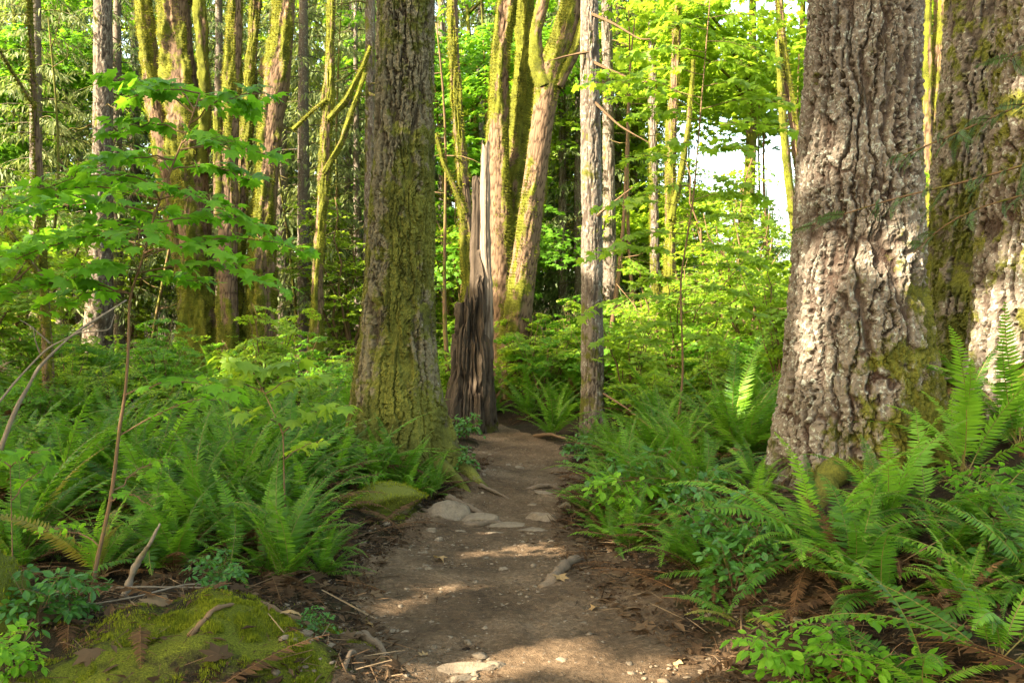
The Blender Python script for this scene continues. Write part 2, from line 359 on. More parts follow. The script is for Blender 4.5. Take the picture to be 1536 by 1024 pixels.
# ---------------------------------------------------------------- trunks
def trunk(pts, rad, kind, seed, nu=48, dz=.06, moss=None, flare=0.0, lobes=5, lump=0.0, base_l=0.0, cellw=.085, cellh=.34, depth=.03):
    """pts/rad: coarse axis. moss(th, l, z, pts)->0..1. returns MB"""
    pts = np.asarray(pts, float); L_ = np.linalg.norm(np.diff(pts, axis=0), axis=1).sum()
    n = max(6, int(L_/dz)); full = smooth_path(np.c_[pts, rad], n); pp, rr = full[:, :3], full[:, 3]
    T, U, W = frames(pp); l = np.linspace(0, L_, n)
    th = np.arange(nu)/nu*2*np.pi
    TH, LL = np.meshgrid(th, l); RR = rr[:, None]+0*TH
    rg = np.random.default_rng(seed); ph = rg.random(4)*6.28
    cx, sx = np.cos(TH), np.sin(TH)
    r = RR*(1+.05*vnoise(cx*1.2, sx*1.2, LL*.5, seed)+.03*vnoise(cx*2.5, sx*2.5, LL*1.3, seed+1))
    if flare:
        lo = .55+.45*np.cos(lobes*TH+ph[0]+.6*np.sin(2*TH+ph[1]))
        e = np.exp(-np.maximum(LL-base_l, 0)/(.35+.3*flare)); r = r*(1+flare*e*lo)
    if kind == 'fir':
        rm = float(np.median(rr)); nc = max(6, int(round(2*np.pi*rm/cellw))); f1 = nc/6.283
        w1 = vnoise(cx*f1*.5, sx*f1*.5, LL/cellh*1.6, seed+5)*.7+vnoise(cx*f1*1.6, sx*f1*1.6, LL/cellw*.8, seed+6)*.30+vnoise(cx*f1*4, sx*f1*4, LL/cellw*3, seed+7)*.22
        w2 = vnoise(cx*f1*1.2, sx*f1*1.2, LL/cellw, seed+8)*.22
        u = TH/(2*np.pi)*nc+w1; e1, i1 = worley(u, LL/cellh+w2, nc, seed); plate = sst(.02, .17, e1)
        e2, i2 = worley(2*u+w2*2, LL/(cellw*.62)+i1*5+w1, nc*2, seed+3); pl2 = sst(.0, .22, e2)
        a3 = np.abs(vnoise(cx*f1*3.2+w1, sx*f1*3.2, LL/cellh*2.0, seed+4)); pl3 = sst(0, .3, a3)
        fine = fbm(cx*rm*38, sx*rm*38, LL*30, seed+9, 3)
        e0, i0 = worley(u*.8+vnoise(cx*f1*.9, sx*f1*.9, LL*1.3, seed+12)*.45, LL/(cellh*4.2), max(3, int(round(nc*.8))), seed+13); long_ = sst(.02, .24, e0)
        mk = sst(-.35, .35, vnoise(cx*f1*.35, sx*f1*.35, LL/cellh*.7, seed+14))
        plate = 1-(1-plate)*(.25+.75*mk); plate = np.minimum(plate, .15+.85*long_)
        hgt = .75*(plate-.8)+.75*(long_-.8)+.30*(i1-.5)*plate+.20*(pl2-.8)*plate*mk+.30*(i2-.5)*plate+.26*(pl3-.7)*plate+.60*fine*(.3+.7*plate)
        tq = hgt*5; hgt = .45*hgt+.55*(np.floor(tq)+sst(.55, 1, tq-np.floor(tq)))/5
        r = r+depth*hgt+.0035*(rg.random(TH.shape)-.5)
        plate = plate*(.7+.3*pl2)
        crk = np.clip(plate*(.7+.3*pl3)+.25*fine, 0, 1)
    elif kind == 'maple':
        nc = max(8, int(round(2*np.pi*float(np.median(rr))/.05)))
        e1, i1 = worley(TH/(2*np.pi)*nc+vnoise(cx*2, sx*2, LL*2, seed+5)*.7, LL/.3, nc, seed); plate = sst(.0, .4, e1)
        r = r+.012*(plate-.5); crk = plate
    else:
        fine = fbm(cx*r*20, sx*r*20, LL*5, seed+9, 3); r = r*(1+.12*fine); crk = np.clip(.5+fine, 0, 1)
    Z_ = pp[:, 2][:, None]+0*TH
    ms = np.clip(moss(TH, LL, Z_), 0, 1) if moss is not None else 0*TH
    if lump:
        lm = np.maximum(0, fbm(cx*1.8, sx*1.8, LL*1.6, seed+21, 4)+.1)
        r = r+lump*lm*sst(.3, .6, ms)+lump*.35*np.abs(fbm(cx*7, sx*7, LL*6, seed+22, 3))*sst(.3, .6, ms)
    Vt = pp[:, None]+r[..., None]*(cx[..., None]*U[:, None]+sx[..., None]*W[:, None])
    mb = MB(); mb.add(Vt.reshape(-1, 3), [grid_faces(n, nu), (np.arange(nu)+(n-1)*nu)[None]], 0, crk=crk.ravel(), moss=ms.ravel())
    mb.info = (Vt, ms, U, W, TH)
    return mb
def pxpath(d, rows, dd=0.0):
    """rows (px,py,w) top to bottom or bottom to top -> pts bottom first, radii"""
    rows = sorted(rows, key=lambda q: -q[1])
    return [P(a, b, d+(dd*i)) for i, (a, b, w) in enumerate(rows)], [w/FPX*d/2 for a, b, w in rows]
def rel(pts, o): return [np.asarray(p)-o for p in pts]

BLADE = (np.array([[-.5, 0, 0], [.5, 0, 0], [0, 1, 0.0]]), [np.array([[0, 1, 2]])])
def fuzz(mb_trunk, count, ln, wd, seed, thr=.5):
    """short moss hairs on the mossy part of a trunk"""
    Vt, ms, U, W, TH = mb_trunk.info; rg = np.random.default_rng(seed)
    n, k = ms.shape; i = rg.integers(0, n, count*4); j = rg.integers(0, k, count*4)
    ok = ms[i, j]+rg.normal(0, .15, len(i)) > thr; i, j = i[ok][:count], j[ok][:count]
    pos = Vt[i, j]; ctr = Vt.mean(1)[i]; out_ = pos-ctr; out_ /= np.linalg.norm(out_, axis=1)[:, None]+1e-9
    d = out_+rg.normal(0, .45, out_.shape)+np.array([0, 0, -.35]); d /= np.linalg.norm(d, axis=1)[:, None]
    s = np.cross(d, rg.normal(0, 1, d.shape)); s /= np.linalg.norm(s, axis=1)[:, None]
    nn = np.cross(s, d); l = ln*(.5+rg.random(len(i)))
    R = np.stack([s*wd, d*l[:, None], nn*wd], -1)
    mb = MB(); stamp(mb, BLADE, R, pos-out_*.004, 0, rg); return mb

# ---------------------------------------------------------------- leaf templates
def maple_leaf(lobed=True):
    spec = [(0, 1.0), (13, .66), (24, .60), (42, .93), (56, .56), (66, .50), (84, .72), (104, .40), (140, .27)] if lobed else [(0, 1.0), (24, .55), (44, .92), (66, .45), (90, .66), (130, .3)]
    pts = [(0, 0)]
    right = [(r*math.sin(math.radians(a)), .12+r*math.cos(math.radians(a))*.88) for a, r in spec]
    outl = [(0.0, 0.02)]+[(-x, y) for x, y in reversed(right[1:])]+right
    V = [(0, .22, 0.03)]+[(x, y, -.22*(x*x+(y-.22)**2)+.05*abs(x)) for x, y in outl]
    k = len(outl); F = [(0, 1+(i+1) % k, 1+i) for i in range(k)]
    return np.array(V, float), [np.array(F)]
LEAF_MAPLE = maple_leaf(True); LEAF_MAPLE_S = maple_leaf(False)
LEAF_OVAL = (np.array([[0, 0, 0], [-.24, .3, .03], [-.27, .6, .02], [0, 1, -.08], [.27, .6, .02], [.24, .3, .03], [0, .45, -.02]]), [np.array([[6, 1, 0], [6, 2, 1], [6, 3, 2], [6, 4, 3], [6, 5, 4], [6, 0, 5]])])
LEAF_KITE = (np.array([[0, 0, 0], [-.33, .45, .06], [0, 1, -.1], [.33, .45, .06]]), [np.array([[0, 3, 2], [0, 2, 1]])])
FLAKE = (np.array([[-.5, 0, 0], [.5, 0, 0], [.32, .7, -.06], [0, 1, -.14], [-.32, .7, -.06]]), [np.array([[0, 1, 2, 3, 4]])])

def leaf_xf(rg, pos, yaw, size, tilt=.35, droop=.25):
    n = len(pos); R = rotz(yaw) @ rotx(-droop+rg.normal(0, tilt, n)) @ roty(rg.normal(0, tilt, n))
    return R*np.asarray(size).reshape(-1, 1, 1), np.asarray(pos)
def spray(seed, L_=.8, nside=5, leafsize=.1):
    """flat leafy twig along +Y: leaf transforms and twig polylines"""
    rg = np.random.default_rng(seed); lines = []; pos = []; yaw = []
    def twig(p0, a, l, n):
        t = np.linspace(0, 1, 5); d = np.array([-math.sin(a), math.cos(a)])
        pl = np.c_[p0[0]+d[0]*l*t, p0[1]+d[1]*l*t, p0[2]-.12*l*t**2+.02*np.sin(5*t)]; lines.append(pl)
        for k in range(n):
            q = (k+.7)/n; b = np.array([np.interp(q, t, pl[:, i]) for i in range(3)])
            for s_ in (-1, 1):
                an = a+s_*(1.0+rg.normal(0, .25)); pe = rg.uniform(.02, .06)
                pos.append(b+np.array([-math.sin(an)*pe, math.cos(an)*pe, -.01+rg.normal(0, .008)])); yaw.append(an)
        pos.append(pl[-1]); yaw.append(a)
    twig(np.zeros(3), 0, L_, 4)
    for k in range(nside):
        q = .15+.75*k/nside; s_ = 1 if k % 2 else -1
        twig(np.array([0, L_*q, -.12*L_*q*q]), s_*(.75+rg.normal(0, .15)), L_*(.62-.4*q)*rg.uniform(.8, 1.2), max(2, int(4*(1-q))+1))
    pos = np.array(pos); yaw = np.array(yaw); sz = leafsize*rg.uniform(.55, 1.15, len(pos))
    R, t = leaf_xf(rg, pos, yaw, sz); return R, t, lines
SPRAYS = [spray(100+i, .75+.12*(i % 3), 4+i % 3) for i in range(6)]
SPRAYS_LOW = [spray(150+i, .6, i % 2, .1) for i in range(4)]
def place_sprays(mbl, mbt, specs, rg, tmpl, leafscale=1.0, twigs=True, keep=None, pool=None):
    """specs: list (pos, yaw, pitch, scale)"""
    for (p, yw, pt, sc) in specs:
        pl_ = pool or SPRAYS; R, t, lines = pl_[rg.integers(len(pl_))]
        B = (rotz(np.array(yw)) @ rotx(np.array(pt)) @ roty(np.array(rg.normal(0, .2))))
        tt = (B @ (t*sc).T).T+np.asarray(p); RR = B @ R*(leafscale)
        if keep is not None:
            k = keep(tt); tt, RR = tt[k], RR[k]
        stamp(mbl, tmpl, RR, tt, 0, rg)
        if twigs and mbt is not None:
            for pl in lines[:3]:
                tube(mbt, (B @ (pl*sc).T).T+np.asarray(p), np.linspace(.006, .002, len(pl))*sc, 3, 0, crk=.6, moss=0.)

# ---------------------------------------------------------------- ferns
def frond_mb(mb, L_, W_, a0, bend, npairs, rg, R=None, t=None, m=0, curl=0.0, stipe=.14):
    n = 14; s = np.linspace(0, 1, n); ang = a0-bend*s**1.4; ds = L_/(n-1)
    y = np.concatenate([[0], np.cumsum(np.cos(ang[:-1])*ds)]); z = np.concatenate([[0], np.cumsum(np.sin(ang[:-1])*ds)])
    xs = curl*L_*s**2
    C = np.c_[xs, y, z]
    sp = stipe+(1-stipe)*(np.arange(npairs)+.5)/npairs; sp = np.repeat(sp, 2); side = np.tile([-1, 1], npairs)
    sp = sp+np.where(side > 0, .25/npairs, 0)*(1-stipe)
    ci = np.stack([np.interp(sp, s, C[:, i]) for i in range(3)], 1); an = np.interp(sp, s, ang)
    T = np.c_[np.full(len(sp), 2*curl)*sp, np.cos(an), np.sin(an)]; T /= np.linalg.norm(T, axis=1)[:, None]
    Xd = np.tile([1., 0, 0], (len(sp), 1)); Nn = np.cross(Xd, T)
    q = (sp-stipe)/(1-stipe); prof = np.where(q < .28, .62+.38*np.sin(q/.28*np.pi/2), np.clip((1-q)/.72, 0, 1)**.72)
    pl = W_*prof*rg.uniform(.9, 1.08, len(sp))*(rg.random(len(sp)) > .02)+.004
    sweep = .22+.35*q+rg.normal(0, .06, len(sp)); dr = .12+rg.normal(0, .10, len(sp))
    D = (np.cos(sweep)*side)[:, None]*Xd+np.sin(sweep)[:, None]*T-dr[:, None]*Nn; D /= np.linalg.norm(D, axis=1)[:, None]
    tw = rg.normal(.0, .22, len(sp))
    Wd = T-D*np.sum(T*D, 1)[:, None]; Wd /= np.linalg.norm(Wd, axis=1)[:, None]; Wd = Wd*np.cos(tw)[:, None]+Nn*np.sin(tw)[:, None]
    wdt = L_*(1-stipe)/npairs*.52*(.6+.4*prof)
    b0 = ci-Wd*wdt[:, None]*.8; b1 = ci+Wd*wdt[:, None]*.8
    mid = ci+D*(pl*.55)[:, None]-Nn*(pl*.03)[:, None]; m0 = mid-Wd*wdt[:, None]*.75; m1 = mid+Wd*wdt[:, None]*.75
    tip = ci+D*pl[:, None]-Nn*(pl*.14)[:, None]+T*(wdt*.5)[:, None]
    VV = np.stack([b0, b1, m1, m0, tip], 1); nn = len(sp); off = (np.arange(nn)*5)[:, None]
    q4 = np.where((side > 0)[:, None], off+np.array([0, 3, 2, 1]), off+np.array([0, 1, 2, 3])); t3 = np.where((side > 0)[:, None], off+np.array([3, 4, 2]), off+np.array([3, 2, 4]))
    VV = VV.reshape(-1, 3); rc = C+np.array([0, 0, 0.]); rr_ = np.linspace(.0045, .0012, n)*max(.6, L_)
    base = rg.random(); rnd = np.repeat(np.clip(.25+.5*base+rg.normal(0, .16, nn), 0, 1), 5)
    th = np.arange(3)/3*2*np.pi; Tn = np.c_[0*s, np.cos(ang), np.sin(ang)]; Nc = np.cross(np.tile([1., 0, 0], (n, 1)), Tn)
    RV = rc[:, None]+rr_[:, None, None]*(np.cos(th)[None, :, None]*np.array([1., 0, 0])+np.sin(th)[None, :, None]*Nc[:, None]); RV = RV.reshape(-1, 3)
    if R is not None: VV = VV @ R.T+t; RV = RV @ R.T+t
    mb.add(VV, [q4, t3], m, rnd=rnd); mb.add(RV, [grid_faces(n, 3)], m+1, rnd=.5)
M['rachis'] = leaf_mat("fern_stalk", [(0, (.12, .10, .03)), (1, (.2, .17, .05))], (.2, .2, .05), .15, .6, .2)
M['rachisdead'] = leaf_mat("fern_dead_stalk", [(0, (.10, .05, .02)), (1, (.2, .11, .05))], (.2, .1, .05), .1, .8, .1)
FROND = {}                                            # shared frond meshes: class -> list
def frond_set(key, mat, n, a0r, bendr, seed, Wr=(.095, .12), rach='rachis', curl=.18, npairs=(34, 42)):
    out = []
    for i in range(n):
        rg = np.random.default_rng(seed+i); mb = MB(); q = i/(max(1, n-1))
        frond_mb(mb, 1.0, rg.uniform(*Wr), a0r[0]+(a0r[1]-a0r[0])*q, bendr[0]+(bendr[1]-bendr[0])*rg.random(), int(rg.integers(*npairs)), rg, curl=rg.normal(0, curl))
        out.append(mb.mesh("frond", [M[mat], M[rach]]))
    FROND[key] = out
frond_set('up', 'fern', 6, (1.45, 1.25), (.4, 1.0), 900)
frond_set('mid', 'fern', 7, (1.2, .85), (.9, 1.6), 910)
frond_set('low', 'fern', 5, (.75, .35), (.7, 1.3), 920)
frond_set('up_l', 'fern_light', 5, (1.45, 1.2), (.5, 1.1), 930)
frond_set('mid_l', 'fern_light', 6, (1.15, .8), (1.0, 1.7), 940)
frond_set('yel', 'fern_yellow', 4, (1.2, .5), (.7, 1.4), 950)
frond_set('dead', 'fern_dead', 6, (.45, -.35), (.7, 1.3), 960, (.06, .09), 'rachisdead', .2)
FERN_N = [0]
def fern(pos, label, L_=.9, n=16, light=.15, up=.35, low=.25, dead=5, yellow=0, group=None, yaw0=None, spread=6.283, seed=None, tilt=(0, 0), name="sword_fern"):
    FERN_N[0] += 1; rg = random.Random(seed if seed is not None else FERN_N[0]*7+1)
    e = empty(name, tuple(pos), label, "fern", group)
    for i in range(n+dead+yellow):
        if i < n:
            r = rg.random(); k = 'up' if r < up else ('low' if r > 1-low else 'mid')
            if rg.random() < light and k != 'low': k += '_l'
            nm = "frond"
        elif i < n+dead: k = 'dead'; nm = "dead_frond"
        else: k = 'yel'; nm = "yellow_frond"
        o = link(nm, rg.choice(FROND[k]), e)
        a = (i*2.399+rg.uniform(-.4, .4)) if yaw0 is None else yaw0+rg.uniform(-.5, .5)*spread
        if nm == "dead_frond": a = rg.uniform(0, 6.28) if yaw0 is None else a
        o.rotation_euler = (rg.gauss(0, .16)+tilt[0], rg.gauss(0, .2)+tilt[1], a)
        s = L_*rg.uniform(.55, 1.15)*(.75 if nm == "dead_frond" else 1); o.scale = (s*rg.uniform(.85, 1.15), s, s)
        o.location = (rg.uniform(-.03, .03), rg.uniform(-.03, .03), rg.uniform(0, .03))
        if nm == "dead_frond": o["label"] = "brown withered frond drooping at the base"
    return e
def fern_mesh(seed, n, L_, light, npairs, dead=5):
    rg = np.random.default_rng(seed); mb = MB()
    for i in range(n+dead):
        dd = i >= n
        a0 = rg.uniform(.45, 1.45) if not dd else rg.choice([rg.uniform(-.2, .4), rg.uniform(.5, 1.1)]); R = rotz(np.array(i*2.399+rg.normal(0, .3)))
        frond_mb(mb, L_*rg.uniform(.5, 1.12), L_*rg.uniform(.09, .12), a0, rg.uniform(.6, 1.5), npairs, rg, R, np.zeros(3), 0 if not dd and rg.random() > light else (2 if not dd else 4), curl=rg.normal(0, .2))
    return mb.mesh("sword_fern", [M['fern'], M['rachis'], M['fern_light'], M['rachis'], M['fern_dead'], M['rachisdead']])
FERNS = [fern_mesh(700+i, 17, .95, .2, 30) for i in range(6)]
# ---------------------------------------------------------------- big firs
RG = np.random.default_rng(5); RR = random.Random(5)
def add_trunk(name, part, mb, mat, label, cat, group=None):
    sm = not mat.startswith('barkfir')
    """thing = Empty at the trunk's foot, trunk as its child (mesh kept in world axes)"""
    V0 = mb.V[0]; base = V0[:max(3, len(V0)//60)].mean(0)
    o = np.array([base[0], base[1], float(gz(base[0], base[1]))], np.float32)
    for v in mb.V: v -= o
    e = empty(name, tuple(o), label, cat, group); t = link(part, mb.mesh(part, [M[mat]], sm), e)
    e["base"] = [float(q) for q in o]
    return e, o
def add_part(name, mb, mats, e, o, smooth=False, label=None):
    for v in mb.V: v -= np.asarray(o, np.float32)
    p = link(name, mb.mesh(name, [M[m] for m in mats], smooth), e)
    if label: p["label"] = label
    return p
def root(mb, p0, pts, r0, r1, seed, moss):
    q = smooth_path(pts, 26); n = len(q)
    tube(mb, q, np.linspace(r0, r1, n)*(1+.15*vnoise(np.arange(n)*.5, 0, 0, seed)), 9, 0, .3, seed, crk=.7, moss=moss)

# mossy fir left of the trail
pts, rad = pxpath(9.5, [(608, -420, 74), (608, 0, 86), (606, 200, 92), (601, 400, 107), (597, 520, 121), (595, 600, 136), (597, 660, 150), (600, 745, 168)])
rad = [q*.96 for q in rad]
mb = trunk(pts, rad, 'fir', 11, 340, .013, lambda T, l, z: .68+.62*fbm(np.cos(T)*1.5, np.sin(T)*1.5, z*.7, 41)+.12*sst(1.8, .4, z)-.10*sst(2.6, 4.6, z)+.12*sst(1.6, .2, z), .36, 6, base_l=.4, cellw=.070, cellh=.48, depth=.030)
E, O = add_trunk("douglas_fir", "trunk", mb, 'barkfirmoss', "old fir with olive moss all over its furrowed bark, rising left of the trail bend", "tree")
rb = MB()
for i, (px, d, l2, r0) in enumerate([(690, 9.35, (738, 8.9), .15), (660, 9.1, (715, 8.6), .13), (690, 9.7, (725, 9.7), .10), (545, 9.2, (505, 8.9), .11)]):
    b = G(597, 9.5, .42); b = b+(G(px, d)-b)*.35; b[2] = float(gz(b[0], b[1]))+.22
    rb = MB(); root(rb, b, [b, G(px, d, .06), (G(px, d)+G(*l2))/2+[0, 0, .03], G(*l2, -.05)], r0, .02, 50+i, .72)
    add_part("root", rb, ['barkfirmoss'], E, O, True)

# big lichen grey fir on the right bank
pts, rad = pxpath(6.7, [(1296, -420, 146), (1296, 0, 158), (1286, 200, 168), (1284, 400, 186), (1285, 540, 206), (1290, 640, 228), (1300, 770, 262)])
def mossB(T, l, z): return .14+.55*sst(.6, 3.0, -np.cos(T+.5)*1.2+1.9-.7*np.abs(z-.7))+.24*sst(1.5, .4, z)+.16*fbm(np.cos(T)*2, np.sin(T)*2, z*1.2, 43)
mb = trunk(pts, rad, 'fir', 12, 420, .012, mossB, .22, 7, base_l=.35, cellw=.085, cellh=.42, depth=.036)
E, O = add_trunk("douglas_fir", "trunk", mb, 'barkfir', "massive grey fir with deep furrows and pale lichen on the right bank", "tree")
for i, (px, d, px2, d2, r0) in enumerate([(1390, 6.4, 1440, 6.0, .14), (1240, 6.1, 1225, 5.7, .13), (1330, 6.1, 1345, 5.7, .14)]):
    b = G(1300, 6.7); b = b+(G(px, d)-b)*.5; b[2] = float(gz(b[0], b[1]))+.25
    rb = MB(); root(rb, b, [b, G(px, d, .05), G(px2, d2, -.06)], r0, .05, 70+i, .75); add_part("root", rb, ['barkfir'], E, O, True)
# pair behind it
pts, rad = pxpath(9.2, [(1500, -400, 136), (1497, 0, 142), (1482, 200, 148), (1470, 400, 152), (1466, 540, 160), (1464, 660, 190)])
mb = trunk(pts, rad, 'fir', 13, 240, .02, lambda T, l, z: .42+.3*sst(4, 1, z)*1+.2*fbm(np.cos(T)*2, np.sin(T)*2, z*1.2, 44), .25, 5, base_l=.5, cellw=.09, cellh=.5, depth=.034)
add_trunk("douglas_fir", "trunk", mb, 'barkfirshade', "shaded mossy fir close behind the massive grey fir on the right bank", "tree")
pts, rad = pxpath(6.6, [(1600, -400, 168), (1597, 0, 178), (1584, 200, 186), (1570, 400, 196), (1566, 540, 205), (1566, 680, 236)])
mb = trunk(pts, rad, 'fir', 14, 260, .018, lambda T, l, z: .44+.3*fbm(np.cos(T)*2, np.sin(T)*2, z*1.2, 45), .25, 5, base_l=.5, cellw=.09, cellh=.45, depth=.036)
add_trunk("douglas_fir", "trunk", mb, 'barkfir', "sunlit fir with yellow moss patches, cut by the right edge of the picture", "tree")
# slim fir centre right
pts, rad = pxpath(13, [(882, -350, 22), (884, 0, 25), (886, 200, 30), (888, 450, 31), (889, 600, 34), (890, 690, 44)])
mb = trunk(pts, rad, 'fir', 15, 90, .03, lambda T, l, z: .30+.2*sst(2, .3, z)+.2*fbm(np.cos(T)*2, np.sin(T)*2, z, 46), .2, 4, base_l=.3, cellw=.06, cellh=.3, depth=.014)
E, O = add_trunk("slim_fir", "trunk", mb, 'barkgrey', "slender straight fir with grey scaly bark beside the end of the trail", "tree")
bm = MB()
for i, (q) in enumerate([[(884, 78), (850, 84), (822, 92)], [(886, 92), (925, 110), (960, 124), (1000, 120)], [(884, 20), (920, 35), (960, 60), (985, 58)], [(888, 150), (930, 190), (975, 215)], [(888, 330), (925, 300), (950, 280)]]):
    pl = smooth_path([P(a, b, 12.9-.12*k) for k, (a, b) in enumerate(q)], 14); tube(bm, pl, np.linspace(.028, .006, 14), 5, 0, .3, i, crk=.5, moss=.1)
    add_part("branch", bm, ['barktwig'], E, O); bm = MB()

# ---------------------------------------------------------------- broken snag
def snag():
    d = 14.0; c0 = G(706, d); nu, nz = 150, 150; e = empty("broken_snag", tuple(c0), "rotten broken snag with two tall splintered spires at the bend of the trail", "snag")
    th = np.arange(nu)/nu*2*np.pi; TH = np.tile(th, (nz, 1)); t = np.linspace(0, 1, nz)[:, None]
    cx, sx = np.cos(TH), np.sin(TH)
    top = 2.0+.55*vnoise(np.cos(th)*3, np.sin(th)*3, 0, 5)+.12*vnoise(np.cos(th)*9, np.sin(th)*9, 0, 6)+.7*sst(.0, .9, np.cos(th))
    top = np.maximum(top, 1.5); Zc = t*top[None]
    r = np.interp(Zc, [0, .15, .5, 1.0, 1.6, 2.2, 3.2], [.47, .43, .385, .34, .30, .25, .16])
    nc = 30; e1, i1 = worley(TH/6.283*nc+vnoise(cx*2, sx*2, Zc*1.5, 8)*.8, Zc/.9, nc, 9); pl = sst(0, .4, e1)
    gap = fbm(cx*2.2, sx*2.2, Zc*1.1, 12, 4)
    r = r*(1+.16*vnoise(cx*1.5, sx*1.5, Zc*.7, 3))+.045*(pl-.5)+.05*(i1-.5)-.10*sst(.12, .35, gap)
    r = r+.10*np.exp(-Zc/.2)*np.cos(5*TH+1)+.05*fbm(cx*7, sx*7, Zc*2.2, 14, 4)+.02*fbm(cx*20, sx*20, Zc*14, 15, 3); pl = np.clip(pl*.6+.5+fbm(cx*16, sx*16, Zc*1.2, 16, 3)*1.2-.2, 0, 1)
    mb = MB(); k = np.stack([r*cx, r*sx, Zc-.12], -1); ri = r*.72-.02
    ki = np.stack([ri*cx, ri*sx, Zc-.14], -1)[::-1]
    Va = np.concatenate([k.reshape(-1, 3), ki.reshape(-1, 3)])
    mb.add(Va, [grid_faces(2*nz, nu)], 0, crk=np.concatenate([pl.ravel(), pl[::-1].ravel()*.5]), moss=np.concatenate([(.2+.25*sst(.5, .0, Zc)+.1*sx).ravel(), np.zeros(nz*nu)]))
    tr = link("trunk", mb.mesh("trunk", [M['snag']], False), e)
    def spire(x0, w0, y0, z1, zb, mat, seed, lean):
        n = 60; kk = 22; z = np.linspace(zb, z1, n); q = (z-zb)/(z1-zb); a = np.arange(kk)/kk*6.283
        w = w0*np.interp(q, [0, .45, .8, 1], [1.1, 1, .88, .78])*(1+.22*vnoise(z*2.3, 0, 0, seed)+.10*vnoise(z*9, 0, 0, seed+1))
        A, Q = np.meshgrid(a, q); hh = z[:, None]+0*A
        rr = (w[:, None]*.5)*(1+.30*vnoise(np.cos(A)*2, np.sin(A)*2, hh*.6, seed+2)+.10*vnoise(np.cos(A)*7, np.sin(A)*7, hh*.5, seed+4))
        z = z[:, None]-(sst(.85, 1, Q)*(.03+.28*np.abs(vnoise(np.cos(A)*1.7, np.sin(A)*1.7, 0*A, seed+7)))); z = z+0*A; n_ = n
        rr = rr*(1+.10*fbm(np.cos(A)*5, np.sin(A)*5, hh*9, seed+8, 3)); V = np.stack([x0+lean*Q+.03*vnoise(hh*1.3, 0, 0, seed+9)+rr*np.cos(A), y0+.6*rr*np.sin(A), z+.01*np.sin(40*A)], -1)
        m_ = MB(); m_.add(V.reshape(-1, 3), [grid_faces(n, kk), (np.arange(kk)+(n-1)*kk)[None]], 0, crk=np.clip(.5+1.5*vnoise(np.cos(A)*9, np.sin(A)*9, hh*.7, seed+4)+.8*vnoise(np.cos(A)*3, np.sin(A)*3, hh*4, seed+6), 0, 1).ravel(), moss=.05)
        return link("splinter", m_.mesh("splinter", [M[mat]], False), e)
    spire(.06, .23, .05, 4.35-c0[2], .9, 'snag', 31, .04); s = spire(.25, .155, -.05, 4.95-c0[2], 1.2, 'snagpale', 37, .02); s["label"] = "pale bare wood spire"
    return e
snag()

# ---------------------------------------------------------------- mossy maples
def msy(base, amp, sc, side=0.0, seed=0, az=.7):
    return lambda T, l, z: base+amp*fbm(np.cos(T)*1.3, np.sin(T)*1.3, z*sc, seed, 4)+side*np.cos(T-az)
def maple_stem(name, d, rows, label, seed, base=.55, amp=1.0, side=.15, lump=.12, group=None, mat='barkmaple', fz=2500, extra=(), flare=.25, nu=60):
    pts, rad = pxpath(d, rows); rad = [q*(.68 if 'left' in label and 'cluster' in label else .80) for q in rad]; mb = trunk(pts, rad, 'maple', seed, nu, .06, msy(base-.06, amp*1.25, .7, side, seed+50), flare, 5, lump=lump)
    fm = fuzz(mb, int(fz*4), .062, .012, seed+3) if fz else None
    e, o = add_trunk(name, "trunk", mb, mat, label, "tree", group)
    for i, rws in enumerate(extra):
        pts, rad = pxpath(d-.1, rws); bmb = trunk(pts, rad, 'maple', seed+30+i, 26, .06, msy(base+.05, amp, .8, side, seed+60+i), 0, lump=lump*.45)
        lf_ = fuzz(bmb, 900, .05, .010, seed+40+i); lo_ = add_part("limb", bmb, [mat], e, o, True)
        if lf_.n: add_part("moss", lf_, ['mossgold'], lo_, o)
    if fm is not None and fm.n: add_part("moss", fm, ['mossgold'], e, o)
    return e, o
ml = maple_stem
ml("bigleaf_maple", 20.5, [(205, -260, 26), (215, 0, 33), (228, 110, 36), (240, 200, 37), (262, 330, 40), (288, 450, 44), (302, 580, 54)], "slanting grey and mossy maple, leftmost stem of the left maple cluster", 101, .42, 1.1)
ml("bigleaf_maple", 20, [(245, -260, 55), (260, 0, 63), (270, 100, 62), (280, 200, 72), (290, 300, 68), (298, 420, 66), (304, 580, 84)], "thickest maple of the left cluster, swollen with golden moss lumps", 102, .62, 1.0, .2, .3, fz=5000, nu=80, extra=[[(300, 260, 22), (308, 150, 17), (300, 30, 13), (296, -150, 10)]])
ml("bigleaf_maple", 19.3, [(352, -260, 24), (354, 0, 29), (349, 120, 33), (344, 240, 37), (341, 400, 41), (343, 580, 50)], "straight pale barked maple in the middle of the left cluster with a broken limb", 103, .42, 1.1, extra=[[(330, 330, 17), (328, 240, 15), (325, 168, 9)]])
ml("bigleaf_maple", 20, [(388, -260, 14), (384, 0, 19), (375, 130, 22), (364, 250, 24), (356, 400, 28), (352, 570, 34)], "thin moss wrapped maple between the two straight stems of the left cluster", 104, .7, .8, 0.05)
ml("bigleaf_maple", 19.5, [(436, -260, 38), (427, 0, 43), (424, 60, 44), (418, 100, 52), (411, 150, 50), (404, 220, 47), (398, 320, 45), (394, 420, 47), (390, 570, 62)], "maple with a bulging moss collar, rightmost of the left cluster", 105, .58, 1.0, .28, .28, fz=4500, nu=80)
ml("bigleaf_maple", 18.3, [(768, -260, 26), (760, 0, 32), (752, 70, 30), (748, 150, 33), (748, 240, 38), (749, 330, 40), (752, 430, 42), (758, 640, 54)], "sunlit maple just right of the pale snag spire, moss banded", 106, .5, 1.1, .15, .14, fz=3000)
